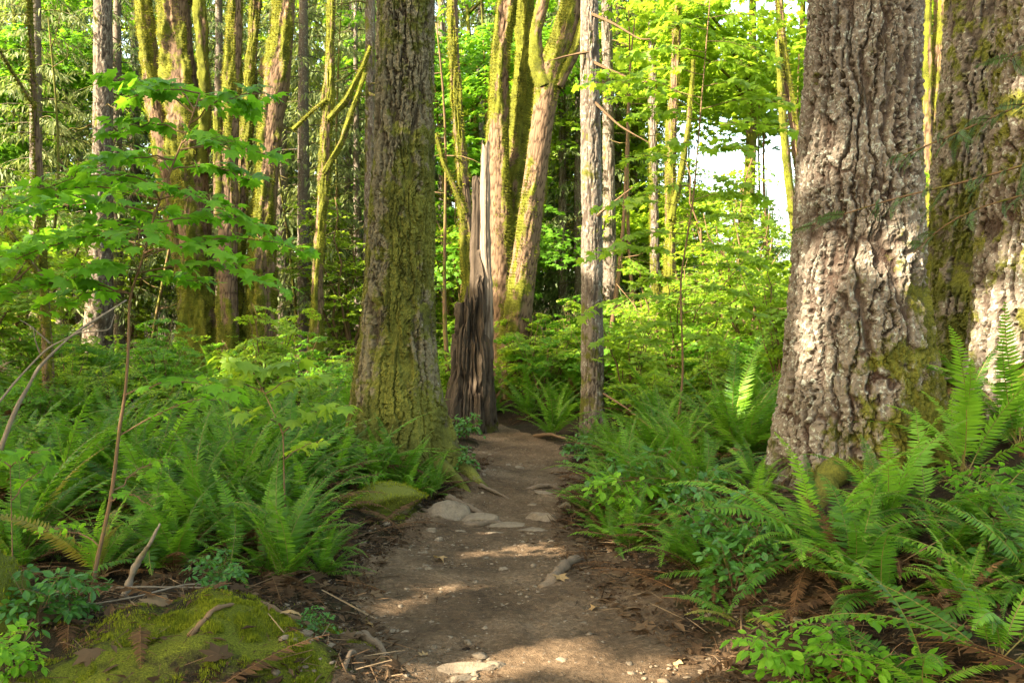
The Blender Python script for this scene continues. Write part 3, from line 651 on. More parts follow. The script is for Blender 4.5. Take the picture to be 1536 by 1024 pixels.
ml("bigleaf_maple", 18.9, [(800, -260, 18), (790, 0, 23), (789, 90, 27), (783, 180, 31), (774, 250, 34), (768, 340, 37), (768, 640, 46)], "wholly moss green maple behind the forked maple", 107, .85, .6, .1, .2, fz=3500)
ml("bigleaf_maple", 17.6, [(872, -260, 30), (858, 0, 38), (846, 60, 44), (824, 112, 48), (814, 180, 40), (805, 250, 41), (797, 310, 43), (788, 380, 46), (779, 460, 50), (770, 560, 54), (764, 650, 66)], "brown barked maple that forks high up, leaning right over the trail end", 108, .38, 1.0, .2, .14, fz=2500, nu=70,
   extra=[[(818, 130, 26), (806, 96, 22), (804, 50, 15), (816, 0, 18), (830, -150, 14)], [(836, 130, 16), (862, 80, 15), (880, 20, 12), (890, -120, 9)]])
ml("bigleaf_maple", 16, [(676, -260, 10), (680, 30, 14), (686, 150, 16), (692, 250, 18), (700, 330, 22), (704, 420, 23), (702, 640, 30)], "slim wavy moss covered maple between the mossy fir and the snag", 109, .72, .7, .1, .10, fz=2000, extra=[[(698, 320, 9), (682, 280, 7), (664, 240, 5), (655, 200, 3)]])
ml("bigleaf_maple", 19, [(503, -200, 9), (497, 30, 12), (494, 110, 14), (490, 200, 17), (484, 300, 17), (476, 420, 18), (472, 570, 26)], "thin crooked mossy maple left of the mossy fir", 110, .66, .8, .1, .10, fz=1500,
   extra=[[(493, 180, 7), (520, 150, 7), (545, 100, 5), (556, 70, 4)], [(486, 260, 7), (512, 215, 7), (530, 160, 6), (548, 110, 5)], [(490, 150, 5), (465, 170, 4), (440, 195, 3)]])
ml("bigleaf_maple", 18, [(1022, -200, 10), (1018, 0, 13), (1012, 120, 15), (1006, 240, 16), (1006, 340, 17), (1004, 480, 20), (1000, 620, 26)], "thin maple with golden moss right of the slender fir", 111, .6, .9, .1, .08, fz=1500, extra=[[(1006, 330, 9), (1022, 260, 7), (1034, 180, 6), (1040, 90, 4)]])
ml("bigleaf_maple", 20, [(980, -200, 10), (978, 0, 13), (980, 200, 15), (982, 380, 17), (984, 620, 24)], "dark narrow stem between the slender fir and the golden moss maple", 112, .3, .9, .1, .05, fz=600, mat='barkgrey')
ml("bigleaf_maple", 15, [(1160, -200, 10), (1169, 0, 13), (1174, 70, 14), (1181, 120, 16), (1190, 180, 15), (1200, 260, 15), (1205, 600, 22)], "curved mossy maple peeping out at the left edge of the massive grey fir", 113, .5, .9, .1, .06, fz=900, extra=[[(1204, 450, 13), (1190, 330, 12), (1180, 240, 11), (1172, 150, 9), (1166, 60, 6)]])
ml("bigleaf_maple", 17, [(1418, -200, 17), (1412, 0, 20), (1408, 120, 22), (1400, 250, 24), (1398, 600, 34)], "sunlit orange mossed maple seen in the gap between the right bank firs", 114, .5, .9, .1, .08, fz=900, extra=[[(1399, 330, 14), (1392, 200, 12), (1391, 60, 10), (1394, -120, 8)]])
ml("bigleaf_maple", 12, [(40, -200, 5), (45, 0, 8), (50, 120, 9), (60, 270, 12), (65, 400, 14), (70, 500, 16), (74, 600, 21)], "thin dark mossy maple near the left edge of the picture", 115, .62, .7, .1, .03, fz=1200, nu=24, mat='barkmaple', extra=[[(66, 420, 8), (30, 370, 6), (0, 330, 5), (-40, 300, 4)], [(52, 160, 4), (20, 110, 3), (-10, 60, 2)]])
# conifers seen as trunks
def conifer_trunk(d, rows, label, seed, mat='barkgrey', moss=.12, dead=14, rd=1.3):
    pts, rad = pxpath(d, rows); mb = trunk(pts, rad, 'fir', seed, 60, .06, msy(moss, .5, .8, .05, seed), .2, 5, cellw=.08, cellh=.4, depth=.018)
    e, o = add_trunk("hemlock", "trunk", mb, mat, label, "tree")
    rg = np.random.default_rng(seed); p0, p1 = pts[0], pts[-1]
    for i in range(dead):
        q = rg.uniform(.22, .8); b = p0+(p1-p0)*q; a = rg.uniform(0, 6.28); l_ = rg.uniform(.5, 1)*rd
        pl = np.array([b+np.array([math.cos(a), math.sin(a), -.3*t])*l_*t+np.array([0, 0, .05*math.sin(9*t)]) for t in np.linspace(0, 1, 8)])
        bm = MB(); tube(bm, pl, np.linspace(.022, .005, 8), 4, 0, .3, i, crk=.5, moss=.6)
        for k in range(4):
            b2 = pl[2+k]; a2 = a+rg.choice([-1, 1])*.8; l2 = l_*.35
            tube(bm, [b2+np.array([math.cos(a2), math.sin(a2), -.4])*l2*t for t in (0, .5, 1)], [.009, .006, .003], 3, 0, crk=.5, moss=.6)
        add_part("dead_branch", bm, ['barktwig'], e, o)
    return e, o
conifer_trunk(22, [(153, -200, 22), (154, 0, 25), (155, 150, 28), (154, 300, 30), (150, 430, 36), (143, 600, 52)], "grey fir trunk at the left with sun on its bark, left of the maple cluster", 201, moss=.1, dead=12)
conifer_trunk(24, [(414, -200, 14), (416, 100, 18), (420, 300, 25), (422, 450, 30), (424, 580, 38)], "grey conifer trunk standing just behind the maple with the moss collar", 202, moss=.05, dead=8)
conifer_trunk(22, [(908, -200, 13), (911, 100, 16), (914, 300, 18), (916, 640, 26)], "brown hemlock trunk half hidden behind the slender fir", 203, moss=.15)
conifer_trunk(24, [(842, -200, 7), (843, 130, 10), (844, 350, 12), (846, 640, 18)], "thin sun flecked hemlock trunk between the forked maple and the slender fir", 204, moss=.2, dead=22)
conifer_trunk(21, [(553, -200, 12), (556, 100, 15), (556, 300, 18), (552, 600, 26)], "dark hemlock trunk just behind the left edge of the mossy fir", 205, moss=.3, dead=18, rd=1.8)
conifer_trunk(26, [(660, -200, 10), (664, 200, 12), (668, 600, 18)], "slim hemlock trunk just behind the right edge of the mossy fir", 206, moss=.3, dead=14, rd=1.5)

rs_ = random.Random(41)
for i in range(15):
    px = rs_.choice([rs_.uniform(20, 240), rs_.uniform(420, 560), rs_.uniform(655, 730), rs_.uniform(900, 1180), rs_.uniform(900, 1180)]); d = rs_.uniform(15, 27); ln_ = rs_.uniform(-60, 60)
    b = G(px, d); n_ = 14; t = np.linspace(0, 1, n_); H_ = rs_.uniform(6, 11)
    pl = np.c_[b[0]+ln_/FPX*d*t+.12*np.sin(5*t+i), b[1]+.3*np.sin(3*t), b[2]-.1+H_*t]; mb = MB(); tube(mb, pl, np.linspace(rs_.uniform(.035, .07), .015, n_), 7, 0, .25, i, crk=.6, moss=rs_.uniform(.2, .75))
    for k in range(9):
        q = rs_.uniform(.2, .95); b2 = np.array([np.interp(q, t, pl[:, j]) for j in range(3)]); a = rs_.uniform(0, 6.28); l2 = rs_.uniform(.4, 1.3); dn = rs_.uniform(-.35, .5)
        tube(mb, [b2+np.array([math.cos(a), math.sin(a), dn*s])*l2*s for s in (0, .4, .7, 1)], [.014, .010, .007, .003], 4, 0, .2, k, crk=.5, moss=.5)
    o = np.array([b[0], b[1], b[2]]); e = empty("thin_stem", tuple(o), "thin bare twiggy stem standing in the understorey", "tree", "thin stems of the understorey"); add_part("trunk", mb, ['barktwig'], e, o, True)

# ---------------------------------------------------------------- leafy shrubs and trees (variants, then copies)
def shrub(seed, H, R, nst, nper, leaf_sc, tmpl=LEAF_MAPLE_S, spr=.9, low=.25, pool=None):
    rg = np.random.default_rng(seed); wood = MB(); lv = MB(); specs = []
    for i in range(nst):
        a = i/nst*6.28+rg.normal(0, .4); rr = R*rg.uniform(.35, 1); h = H*rg.uniform(.7, 1)
        t = np.linspace(0, 1, 9); pl = np.c_[np.cos(a)*rr*t**1.3, np.sin(a)*rr*t**1.3, h*(t-.12*t**3)]; pl[1:-1] += rg.normal(0, .03*H/3, (7, 3))
        tube(wood, pl, np.linspace(.008*H, .002*H, 9), 5, 0, .2, seed+i, crk=.6, moss=.35)
        for k in range(nper):
            q = rg.uniform(low, 1); p = np.array([np.interp(q, t, pl[:, j]) for j in range(3)])
            specs.append((p, rg.uniform(0, 6.28), rg.normal(-.05, .15), spr*rg.uniform(.6, 1.15)))
    place_sprays(lv, wood, specs, rg, tmpl, leaf_sc, twigs=True, pool=pool)
    return wood.mesh("stems", [M['barktwig']], True), lv
def shrub_meshes(seed, mat, **kw):
    w, lv = shrub(seed, **kw); return w, lv.mesh("foliage", [M[mat]])
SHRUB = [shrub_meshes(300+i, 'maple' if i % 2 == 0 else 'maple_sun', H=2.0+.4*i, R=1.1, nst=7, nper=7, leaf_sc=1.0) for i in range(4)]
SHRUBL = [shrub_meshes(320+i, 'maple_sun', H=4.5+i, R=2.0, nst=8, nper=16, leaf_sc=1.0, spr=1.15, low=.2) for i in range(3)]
LOWB = [shrub_meshes(340+i, 'salal' if i != 1 else 'maple_near', H=.75, R=.6, nst=8, nper=3, leaf_sc=1.25, spr=.62, tmpl=LEAF_OVAL, pool=SPRAYS_LOW) for i in range(3)]
def put_shrub(var, pos, label, name="vine_maple", cat="shrub", group=None, sc=1.0):
    e = empty(name, tuple(pos), label, cat, group); e.rotation_euler.z = RR.uniform(0, 6.28); e.scale = (sc, sc, sc*RR.uniform(.9, 1.1))
    link("stems", var[0], e); link("foliage", var[1], e); return e
# big vine maples filling the right-hand gap and others
for i, (px, d, sc, lb) in enumerate([(1010, 14.5, .66, "tall vine maple with layered bright leaves right of the slender fir"), (1120, 15.5, .7, "tall vine maple arching left of the massive grey fir"), (1075, 19, .8, "vine maple in full sun deep in the gap left of the massive grey fir"),
        (1180, 19.5, .8, "sunny vine maple half behind the massive grey fir"), (690, 22, 1.0, "tall vine maple glowing behind the snag"), (520, 21, .9, "sunlit vine maple between the left maple cluster and the mossy fir"),
        (40, 19, 1.1, "tall vine maple behind the thin dark maple at the left edge"), (190, 25, 1.1, "vine maple behind the slanting maple of the left cluster"), (960, 24, .8, "pale vine maple far behind the slender fir"), (1395, 17.5, 1.0, "vine maple glowing in the gap between the right bank firs"), (-40, 14, .8, "vine maple reaching in from the left edge of the picture")]):
    put_shrub(SHRUBL[i % 3], G(px, d), lb, sc=sc)
k = 0
for (x0, x1, d0, d1, n, lab, grp) in [(20, 300, 11, 18, 16, "leafy green vine maple bush below the left maple cluster, rising from the fern bed", "bushes below the left maples"), (330, 560, 12.5, 20, 14, "leafy bush between the left maple cluster and the mossy fir", "bushes left of the mossy fir"),
        (650, 700, 15.5, 22, 5, "leafy bush between the mossy fir and the snag", "bushes by the snag"), (740, 900, 15.2, 23, 18, "leafy bush behind the end of the trail", "bushes behind the trail end"),
        (905, 1175, 11.5, 22, 24, "yellow green bush in the sunny thicket between the slender fir and the massive grey fir", "bushes of the right thicket"), (1400, 1600, 11, 17, 5, "bush on the bank behind the right firs", "bushes behind the right firs")]:
    for i in range(n):
        put_shrub(SHRUB[RR.randrange(4)], G(RR.uniform(x0, x1), d0+(d1-d0)*(i+RR.random())/n), lab, "leafy_bush", "bush", grp, RR.uniform(*((.32, .62) if x0 < 600 else (.45, .85))))

# conifers of the background
def conifer(seed, H, z0, Lb, nb, mat):
    rg = np.random.default_rng(seed); wood = MB(); lv = MB()
    t = np.linspace(0, 1, 12); tube(wood, np.c_[.1*np.sin(3*t), .1*np.cos(2*t), -.3+H*t], np.linspace(.011*H+.05, .05, 12), 9, 0, .1, seed, crk=.6, moss=.2)
    Rs = []; ts = []
    for i in range(nb):
        z = z0+(H-z0)*(i+rg.random())/nb; q = (z-z0)/(H-z0); a = i*2.4+rg.normal(0, .3); l_ = Lb*(1-.65*q)*rg.uniform(.6, 1.1)
        tt = np.linspace(0, 1, 8); ca, sa = math.cos(a), math.sin(a)
        pl = np.c_[ca*l_*tt, sa*l_*tt, z+l_*(.10*tt-.42*tt**2)]; tube(wood, pl, np.linspace(.022, .006, 8), 3, 0, crk=.5, moss=.5)
        nf = int(95*l_/2.5); u = rg.uniform(.12, 1, nf)**.8; p = np.stack([np.interp(u, tt, pl[:, j]) for j in range(3)], 1)
        lat = rg.normal(0, .30, nf)*l_*.55*(1-.5*u); p = p+np.c_[-sa*lat, ca*lat, -.25*np.abs(lat)-rg.random(nf)*.14]
        yaw = a-math.pi/2+np.sign(lat)*rg.uniform(.3, 1.2, nf)
        R = rotz(yaw) @ rotx(-rg.uniform(.35, 1.25, nf)) @ roty(rg.normal(0, .5, nf))
        ln = rg.uniform(.14, .30, nf); R = R*np.stack([ln*.24, ln, ln], -1)[:, None, :]; Rs.append(R); ts.append(p)
    stamp(lv, FLAKE, np.concatenate(Rs), np.concatenate(ts), 0, rg)
    return wood.mesh("trunk", [M['barkgrey']], True), lv.mesh("crown", [M[mat]])
CONS = [conifer(400+i, 13+3*(i % 3), .9+.5*i, 2.9, 85, 'needle' if i % 2 else 'needle_lit') for i in range(4)]
def put_con(px, d, lab, sc=1.0, grp=None, v=None):
    e = empty("western_hemlock", tuple(G(px, d)), lab, "tree", grp); var = CONS[RR.randrange(4) if v is None else v]
    e.rotation_euler.z = RR.uniform(0, 6.28); e.scale = (sc, sc, sc); link("trunk", var[0], e); link("crown", var[1], e); return e
for px, d, lab, sc in [(90, 27, "drooping hemlock behind the grey fir trunk at the left", 1.1), (205, 29, "drooping hemlock in the gap left of the maple cluster", 1.1), (330, 28, "dark hemlock behind the maple cluster", 1.1), (455, 25, "drooping hemlock right of the maple cluster", 1.0), (530, 27, "feathery hemlock left of the mossy fir", 1.1),
        (645, 29, "hemlock hidden behind the mossy fir", 1.1), (720, 30, "hemlock behind the snag", 1.1), (850, 26, "hemlock with mossy twigs right of the forked maple", .9), (925, 25, "dark hemlock right of the slender fir", .8), (-20, 24, "hemlock cut by the left edge of the picture", 1.0), (1420, 24, "hemlock in the gap between the right bank firs", 1.0), (1560, 20, "hemlock behind the fir at the right edge", 1.0), (975, 30, "smaller hemlock below the sky gap", .62)]:
    put_con(px, d, lab, sc)
for px, d, lab in [(60, 22, 'feathery hemlock with pale boughs left of the grey fir trunk'), (180, 24, 'feathery hemlock just right of the grey fir trunk at the left'), (460, 22, 'pale feathery hemlock between the maple cluster and the thin crooked maple'), (535, 24, 'pale feathery hemlock touching the left side of the mossy fir'), (330, 25, 'pale hemlock glimpsed through the left maple cluster'), (870, 24, 'pale feathery hemlock just left of the slender fir')]:
    put_con(px, d, lab, .85, None, RR.choice([0, 2]))
for i in range(58):
    d = RR.uniform(30, 58); px = RR.uniform(-200, 1750)
    gap = 980 < px < 1230
    put_con(px, d, "distant conifer in the forest backdrop" if not gap else "low distant conifer under the bright sky gap", RR.uniform(.9, 1.5)*(1 if not gap else .42), "conifers of the forest backdrop" if not gap else "conifers under the sky gap")
# leafy maples of the backdrop
def bigmaple(seed, H, z0, R, nsp, mat):
    rg = np.random.default_rng(seed); wood = MB(); lv = MB(); t = np.linspace(0, 1, 12)
    tube(wood, np.c_[.3*np.sin(3*t), .2*np.cos(2*t), -.3+H*t], np.linspace(.2, .05, 12), 9, 0, .15, seed, crk=.6, moss=.7)
    specs = []
    for i in range(14):
        z = rg.uniform(z0*.6, H*.95); a = rg.uniform(0, 6.28); l_ = R*rg.uniform(.5, 1); tt = np.linspace(0, 1, 7)
        pl = np.c_[np.cos(a)*l_*tt, np.sin(a)*l_*tt, z+l_*(.5*tt-.35*tt**2)]; tube(wood, pl, np.linspace(.05, .01, 7), 5, 0, .2, i, crk=.5, moss=.7)
        for k in range(nsp):
            q = rg.uniform(.2, 1); p = np.array([np.interp(q, tt, pl[:, j]) for j in range(3)])+rg.normal(0, .55, 3)*[1, 1, .6]
            specs.append((p, rg.uniform(0, 6.28), rg.normal(-.15, .2), rg.uniform(1.2, 2)))
    place_sprays(lv, None, specs, rg, LEAF_MAPLE_S, 1.7, twigs=False)
    return wood.mesh("trunk", [M['barkmaple']], True), lv.mesh("crown", [M[mat]])
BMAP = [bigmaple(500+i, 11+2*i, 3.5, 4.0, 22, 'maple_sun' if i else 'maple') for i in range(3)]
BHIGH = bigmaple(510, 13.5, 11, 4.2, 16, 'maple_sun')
for px, d, lab in [(1120, 21, "tall maple whose leafy crown closes the sky gap along the top of the picture"), (1215, 25, "tall maple with its crown high behind the left edge of the massive grey fir")]:
    e = empty("leafy_maple", tuple(G(px, d)), lab, "tree"); e.rotation_euler.z = RR.uniform(0, 6.28); link("trunk", BHIGH[0], e); link("crown", BHIGH[1], e)
for i, (px, d, sc, lab) in enumerate([(20, 26, 1, "leafy maple with bright foliage at the upper left corner"), (110, 33, 1.2, "pale leafy maple high behind the grey fir trunk"), (470, 33, 1.2, "leafy maple high left of the mossy fir"), (700, 24, .95, "bright leafy maple filling the gap between the mossy fir and the snag"),
        (800, 34, 1.3, "leafy maple high behind the forked maple"), (965, 25, .9, "leafy maple with thin foliage against the sky gap"), (1400, 27, 1.1, "yellow leafy maple between the right bank firs"), (300, 36, 1.3, "leafy maple high behind the left cluster"), (1150, 38, .5, "low sunny maple beyond the sky gap"), (1060, 44, .5, "distant sunny maple beyond the sky gap"), (940, 29, 1.15, "leafy maple high behind the slender fir")]):
    e = empty("leafy_maple", tuple(G(px, d)), lab, "tree"); v = BMAP[i % 3]; e.rotation_euler.z = RR.uniform(0, 6.28); e.scale = (sc,)*3; link("trunk", v[0], e); link("crown", v[1], e)

# ---------------------------------------------------------------- maple sapling in the left foreground
def leafy_plant(d, rows, branches, label, name, seed, mat, leaf, stem_mat='barktwig', w0=.011, w1=.004):
    rg = np.random.default_rng(seed); pts = [P(a, b, d) for a, b in sorted(rows, key=lambda q: -q[1])]; pts[0] = pts[0]-np.array([0, 0, .05])
    pl = smooth_path(pts, 60); o = np.array([pts[0][0], pts[0][1], float(gz(*pts[0][:2]))]); e = empty(name, tuple(o), label, "sapling")
    wood = MB(); tube(wood, pl, np.linspace(w0, w1, 60), 8, 0, .25, seed, crk=.7, moss=.3); add_part("stem", wood, [stem_mat], e, o, True)
    for bi, (px, py_, ex, ey, dy, nl, sz) in enumerate(branches):
        nl = int(nl*(2.9 if seed == 71 else 1.5))+1
        a = P(px, py_, d); b = P(ex, ey, d+dy); t = np.linspace(0, 1, 10); q = a+(b-a)*t[:, None]; q[:, 2] += .10*np.sin(t*np.pi)*np.linalg.norm(b-a); q[1:-1] += rg.normal(0, .006, (8, 3))
        br = MB(); lv = MB(); tube(br, q, np.linspace(.005, .0018, 10), 5, 0, .2, bi, crk=.6, moss=.2)
        dirn = (b-a)/np.linalg.norm(b-a); yaw0 = math.atan2(-dirn[0], dirn[1]); ps = []; ys = []
        for k in range(nl):
            s = .22+.78*(k+rg.random()*.6)/nl; c_ = np.array([np.interp(s, t, q[:, j]) for j in range(3)])
            for sd in (-1, 1):
                y = yaw0+sd*rg.uniform(.7, 1.5); pe = rg.uniform(.04, .11); tip = c_+np.array([-math.sin(y)*pe, math.cos(y)*pe, rg.uniform(.0, .035)])
                tube(br, [c_, (c_+tip)/2+[0, 0, .008], tip], [.0015, .0012, .001], 3, 0, crk=.9, moss=0.); ps.append(tip); ys.append(y)
        ps.append(q[-1]); ys.append(yaw0)
        R, t_ = leaf_xf(rg, np.array(ps), np.array(ys), sz*leaf*rg.uniform(.6, 1.1, len(ps)), .38, .5)
        stamp(lv, LEAF_MAPLE, R, t_, 0, rg)
        bo = add_part("branch", br, [stem_mat], e, o); fo = add_part("leaves", lv, [mat], bo, o)
    return e
br = []
rs = random.Random(77)
stem = [(135, 940), (138, 880), (150, 820), (168, 740), (178, 650), (188, 590), (193, 520), (194, 445), (212, 395), (232, 320), (262, 240), (287, 180), (300, 140)]
def stem_at(py_): return float(np.interp(-py_, [-b for a, b in stem], [a for a, b in stem]))
for py_, ex, ey, dy, nl in [(140, 190, 150, -.1, 4), (150, 380, 170, .1, 4), (165, 250, 128, .25, 3), (200, 160, 205, .2, 5), (215, 345, 225, -.25, 4), (240, 130, 260, -.3, 5), (255, 375, 270, .25, 4), (280, 60, 285, .15, 6), (300, 330, 315, -.3, 4), (320, 20, 330, -.2, 7), (335, 400, 345, .2, 5), (350, 90, 365, .4, 6), (370, -10, 390, .1, 7), (380, 360, 400, -.2, 4),
                              (405, 100, 420, -.35, 5), (420, 310, 430, .35, 4), (300, 190, 300, -.6, 4), (360, 200, 370, -.6, 4), (260, 230, 250, .6, 4), (330, 240, 330, .6, 5), (440, 70, 470, .2, 4)]:
    br.append((stem_at(py_), py_, ex, ey, dy, nl, 1.0))
br += [(205, 410, 430, 440, -.1, 6, 1.0), (198, 440, 20, 440, -.3, 6, 1.0), (215, 385, 470, 380, .3, 6, .9), (240, 300, -20, 330, .5, 7, 1.0), (225, 350, -30, 420, -.3, 7, 1.0), (285, 185, 400, 140, -.2, 4, 1.0), (270, 225, 420, 240, .1, 4, .9), (290, 170, 160, 120, .3, 5, 1.0)]
br += [(188, 592, 345, 590, -.2, 3, .85), (176, 655, 350, 598, .2, 4, .85), (170, 735, 255, 690, .3, 3, .6), (150, 820, 60, 800, .3, 3, .55), (165, 750, 230, 760, -.3, 2, .5)]
leafy_plant(4.7, stem, br, "slim crooked maple sapling with layered green leaves in the left foreground", "maple_sapling", 71, 'maple_near', .088, 'barktwig', .0125, .004)
leafy_plant(6.3, [(430, 800), (426, 720), (425, 650), (395, 585), (380, 560)], [(424, 650, 520, 610, -.2, 5, .8), (400, 590, 300, 575, .1, 5, .8), (398, 590, 470, 570, .3, 5, .8), (385, 565, 340, 540, -.2, 4, .8), (385, 565, 440, 545, -.1, 4, .8), (424, 640, 360, 620, -.3, 4, .7), (425, 690, 480, 665, .2, 3, .7)],
            "small maple sapling with pale leaves rising from the ferns left of the mossy fir", "maple_sapling", 72, 'maple_sun', .15, 'barktwig', .008, .003)
leafy_plant(5.2, [(20, 900), (18, 800), (15, 690)], [(16, 700, 60, 680, -.2, 3, .7), (16, 700, -30, 690, .1, 3, .7), (18, 750, 70, 700, .2, 3, .6)], "little maple seedling at the left edge among the ferns", "maple_sapling", 73, 'maple_near', .14, 'barktwig', .005, .002)
# leaf sprays of a young maple hanging before the slender fir and beside the big fir
b74 = []; r74 = random.Random(9); st74 = [(1010, 700), (1025, 560), (1020, 420), (1040, 300), (1050, 180), (1060, 60), (1070, -60)]
for i in range(34):
    y0 = -40+i*17; x0 = float(np.interp(-y0, [-b for a, b in st74], [a for a, b in st74])); sd_ = -1 if i % 2 else 1
    l_ = r74.uniform(60, 150); b74.append((x0, y0, x0+sd_*l_, y0+r74.uniform(-5, 40), r74.uniform(-.7, .7), 8, 1.0))
b74 += [(1050, 170, 865, 128, -.4, 10, 1.0), (1052, 160, 880, 112, -.6, 9, 1.0)]
leafy_plant(10.5, st74, b74, "young maple with sparse layered sprays of yellow green leaves right of the slender fir", "maple_sapling", 74, 'maple_sun', .125, 'barktwig', .016, .006)
# ---------------------------------------------------------------- ferns
def F(px, d, label, **kw): return fern(G(px, d, -.01), label, **kw)
F(425, 5.45, "upright dark sword fern at the left edge of the trail, nearest to it", L_=.78, n=15, up=.75, low=.05, dead=9, light=.1)
F(475, 5.7, "small low sword fern drooping onto the left side of the trail", L_=.5, n=8, up=.1, low=.6, dead=5, light=.1)
F(300, 6.3, "broad sword fern behind the upright one, left of the trail", L_=1.0, n=20, up=.4, light=.12, dead=9)
F(150, 5.5, "yellowing sword fern behind the crooked sapling stem", L_=.85, n=15, up=.45, dead=6, yellow=5, light=.35)
F(35, 5.9, "sword fern at the left edge among dead fronds", L_=.95, n=16, up=.4, dead=6, yellow=2)
F(605, 8.45, "bright sword fern spreading at the foot of the mossy fir", L_=.85, n=17, up=.4, light=.3, dead=3)
F(500, 8.7, "soft sword fern just left of the mossy fir", L_=.95, n=20, up=.5, light=.25, dead=4)
F(440, 8.0, "tall sword fern two steps left of the mossy fir", L_=1.05, n=20, up=.5, light=.15, dead=4)
F(230, 7.4, "dark spreading sword fern in the front row of the left fern bed", L_=1.1, n=22, up=.5, light=.1, dead=5)
F(370, 7.2, "sword fern with long arching fronds in the middle of the left fern bed", L_=1.1, n=22, up=.45, light=.1, dead=5)
F(90, 7.0, "dense sword fern at the left, behind the yellowing fern", L_=1.1, n=22, up=.45, light=.08, dead=5)
# right side
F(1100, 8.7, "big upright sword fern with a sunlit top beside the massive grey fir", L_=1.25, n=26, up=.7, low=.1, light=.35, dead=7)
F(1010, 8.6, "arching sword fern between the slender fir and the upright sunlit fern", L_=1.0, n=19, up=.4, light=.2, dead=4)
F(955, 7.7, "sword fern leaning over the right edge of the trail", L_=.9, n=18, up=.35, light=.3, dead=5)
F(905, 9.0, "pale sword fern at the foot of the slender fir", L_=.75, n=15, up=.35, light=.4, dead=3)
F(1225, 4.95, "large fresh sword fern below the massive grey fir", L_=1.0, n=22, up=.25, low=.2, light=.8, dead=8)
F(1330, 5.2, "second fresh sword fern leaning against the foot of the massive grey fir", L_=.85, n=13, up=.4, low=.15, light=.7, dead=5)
F(1450, 5.7, "sword fern with bowed fronds high on the right bank beneath the shaded fir", L_=1.05, n=15, up=.4, light=.85, dead=5)
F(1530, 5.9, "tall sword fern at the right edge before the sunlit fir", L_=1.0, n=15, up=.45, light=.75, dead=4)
F(1420, 4.75, "dark sword fern whose fronds hang down the right bank", L_=.85, n=13, up=0, low=.9, light=0, dead=8, yaw0=math.pi, spread=1.2)
F(1500, 3.55, "fresh sword fern in the bottom right corner", L_=.85, n=12, up=.25, low=.35, light=.45, dead=4)
F(1390, 3.45, "sword fern with broad fronds along the bottom edge right", L_=.7, n=9, up=.1, low=.5, light=.5, dead=3)
F(1560, 4.2, "dark sword fern at the right edge above the corner fern", L_=.85, n=14, up=.2, low=.4, light=.1, dead=5)
F(1110, 4.6, "low yellowing fern at the right edge of the trail", L_=.42, n=7, up=0, low=.8, light=.2, dead=4, yellow=5)
F(1030, 5.9, "dull hanging fern on the right bank above the trail", L_=.6, n=10, up=0, low=.8, light=0, dead=8)
F(940, 6.4, "dark low fern overhanging the trail stones at the right", L_=.55, n=11, up=.1, low=.6, light=.05, dead=6)
F(1150, 5.9, "brown withered fern on the bank left of the massive grey fir", L_=.7, n=4, up=0, low=.8, light=0, dead=14)
F(1060, 7.0, "mid green sword fern in front of the upright sunlit fern", L_=.85, n=15, up=.2, low=.5, dead=8, light=.2)
F(1000, 7.2, "sword fern between the leaning fern and the upright sunlit fern", L_=.9, n=17, up=.35, light=.25, dead=5)
F(1130, 6.6, "small fern tucked under the upright sunlit fern at the foot of the massive grey fir", L_=.6, n=10, up=.2, low=.5, light=.3, dead=6)
F(1090, 5.2, "dark fern hanging over the dirt right of the trail, above the yellowing fern", L_=.65, n=10, up=0, low=.9, light=0, dead=7)
F(1330, 4.3, "dark low fern on the slope between the fresh fern and the corner fern", L_=.7, n=11, up=0, low=.8, light=.1, dead=8)
F(1400, 5.2, "fern with drooping fronds under the bowed fern on the right bank", L_=.8, n=12, up=.1, low=.7, light=.3, dead=8)
F(1320, 4.75, "withered brown fern skirt under the large fresh fern", L_=.8, n=4, up=0, low=.8, dead=16, light=.2)
F(1460, 5.0, "withered brown fern hanging on the dark bank below the bowed fern", L_=.9, n=4, up=0, low=.9, dead=15, light=0)
F(570, 8.35, "soft pale fern at the left foot of the mossy fir", L_=.7, n=13, up=.45, light=.4, dead=3)
F(655, 8.5, "little fern in front of the roots of the mossy fir", L_=.5, n=10, up=.4, light=.3, dead=3)
F(985, 9.6, "fern behind the black slanting stick right of the slender fir", L_=1.0, n=16, up=.5, light=.3, dead=3)
F(230, 5.9, "ragged sword fern right behind the crooked sapling stem", L_=.8, n=13, up=.4, dead=9, light=.15)
F(340, 5.5, "flattened fern with many brown fronds behind the moss mound", L_=.6, n=5, up=0, low=.7, dead=14, light=0)
F(470, 7.8, "thin upright fern left of the mossy rock", L_=.6, n=9, up=.7, low=.05, dead=3)
F(830, 13.2, "sword fern at the far end of the trail, left of the slender fir", L_=1.0, n=18, up=.55, light=.25, dead=3)
F(795, 15.0, "far sword fern beyond the trail bend behind the snag", L_=1.0, n=16, up=.5, light=.2, dead=3)
def bed(n, x0, x1, y0, y1, label, group, cond=lambda x, y: True, sc=(.8, 1.25), marg=.55):
    k = 0; tries = 0
    while k < n and tries < n*30:
        tries += 1; y = RR.uniform(y0, y1); x = RR.uniform(x0(y), x1(y))
        if abs(x-float(xc(y))) < float(hw(y))+marg or math.hypot(x-FIR_L[0], y-FIR_L[1]) < .95 or math.hypot(x-FIR_R[0], y-FIR_R[1]) < 1.0 or math.hypot(x+.68, y-14) < .8 or math.hypot((x+1.1)/1.1, y-7.45) < .62 or not cond(x, y): continue
        o = link("sword_fern", RR.choice(FERNS), None, (x, y, float(gz(x, y))-.02)); s = RR.uniform(*sc); o.scale = (s, s, s*RR.uniform(.9, 1.15)); o.rotation_euler = (RR.uniform(-.1, .1), RR.uniform(-.1, .1), RR.uniform(0, 6.28))
        tag(o, label, "fern", group); k += 1
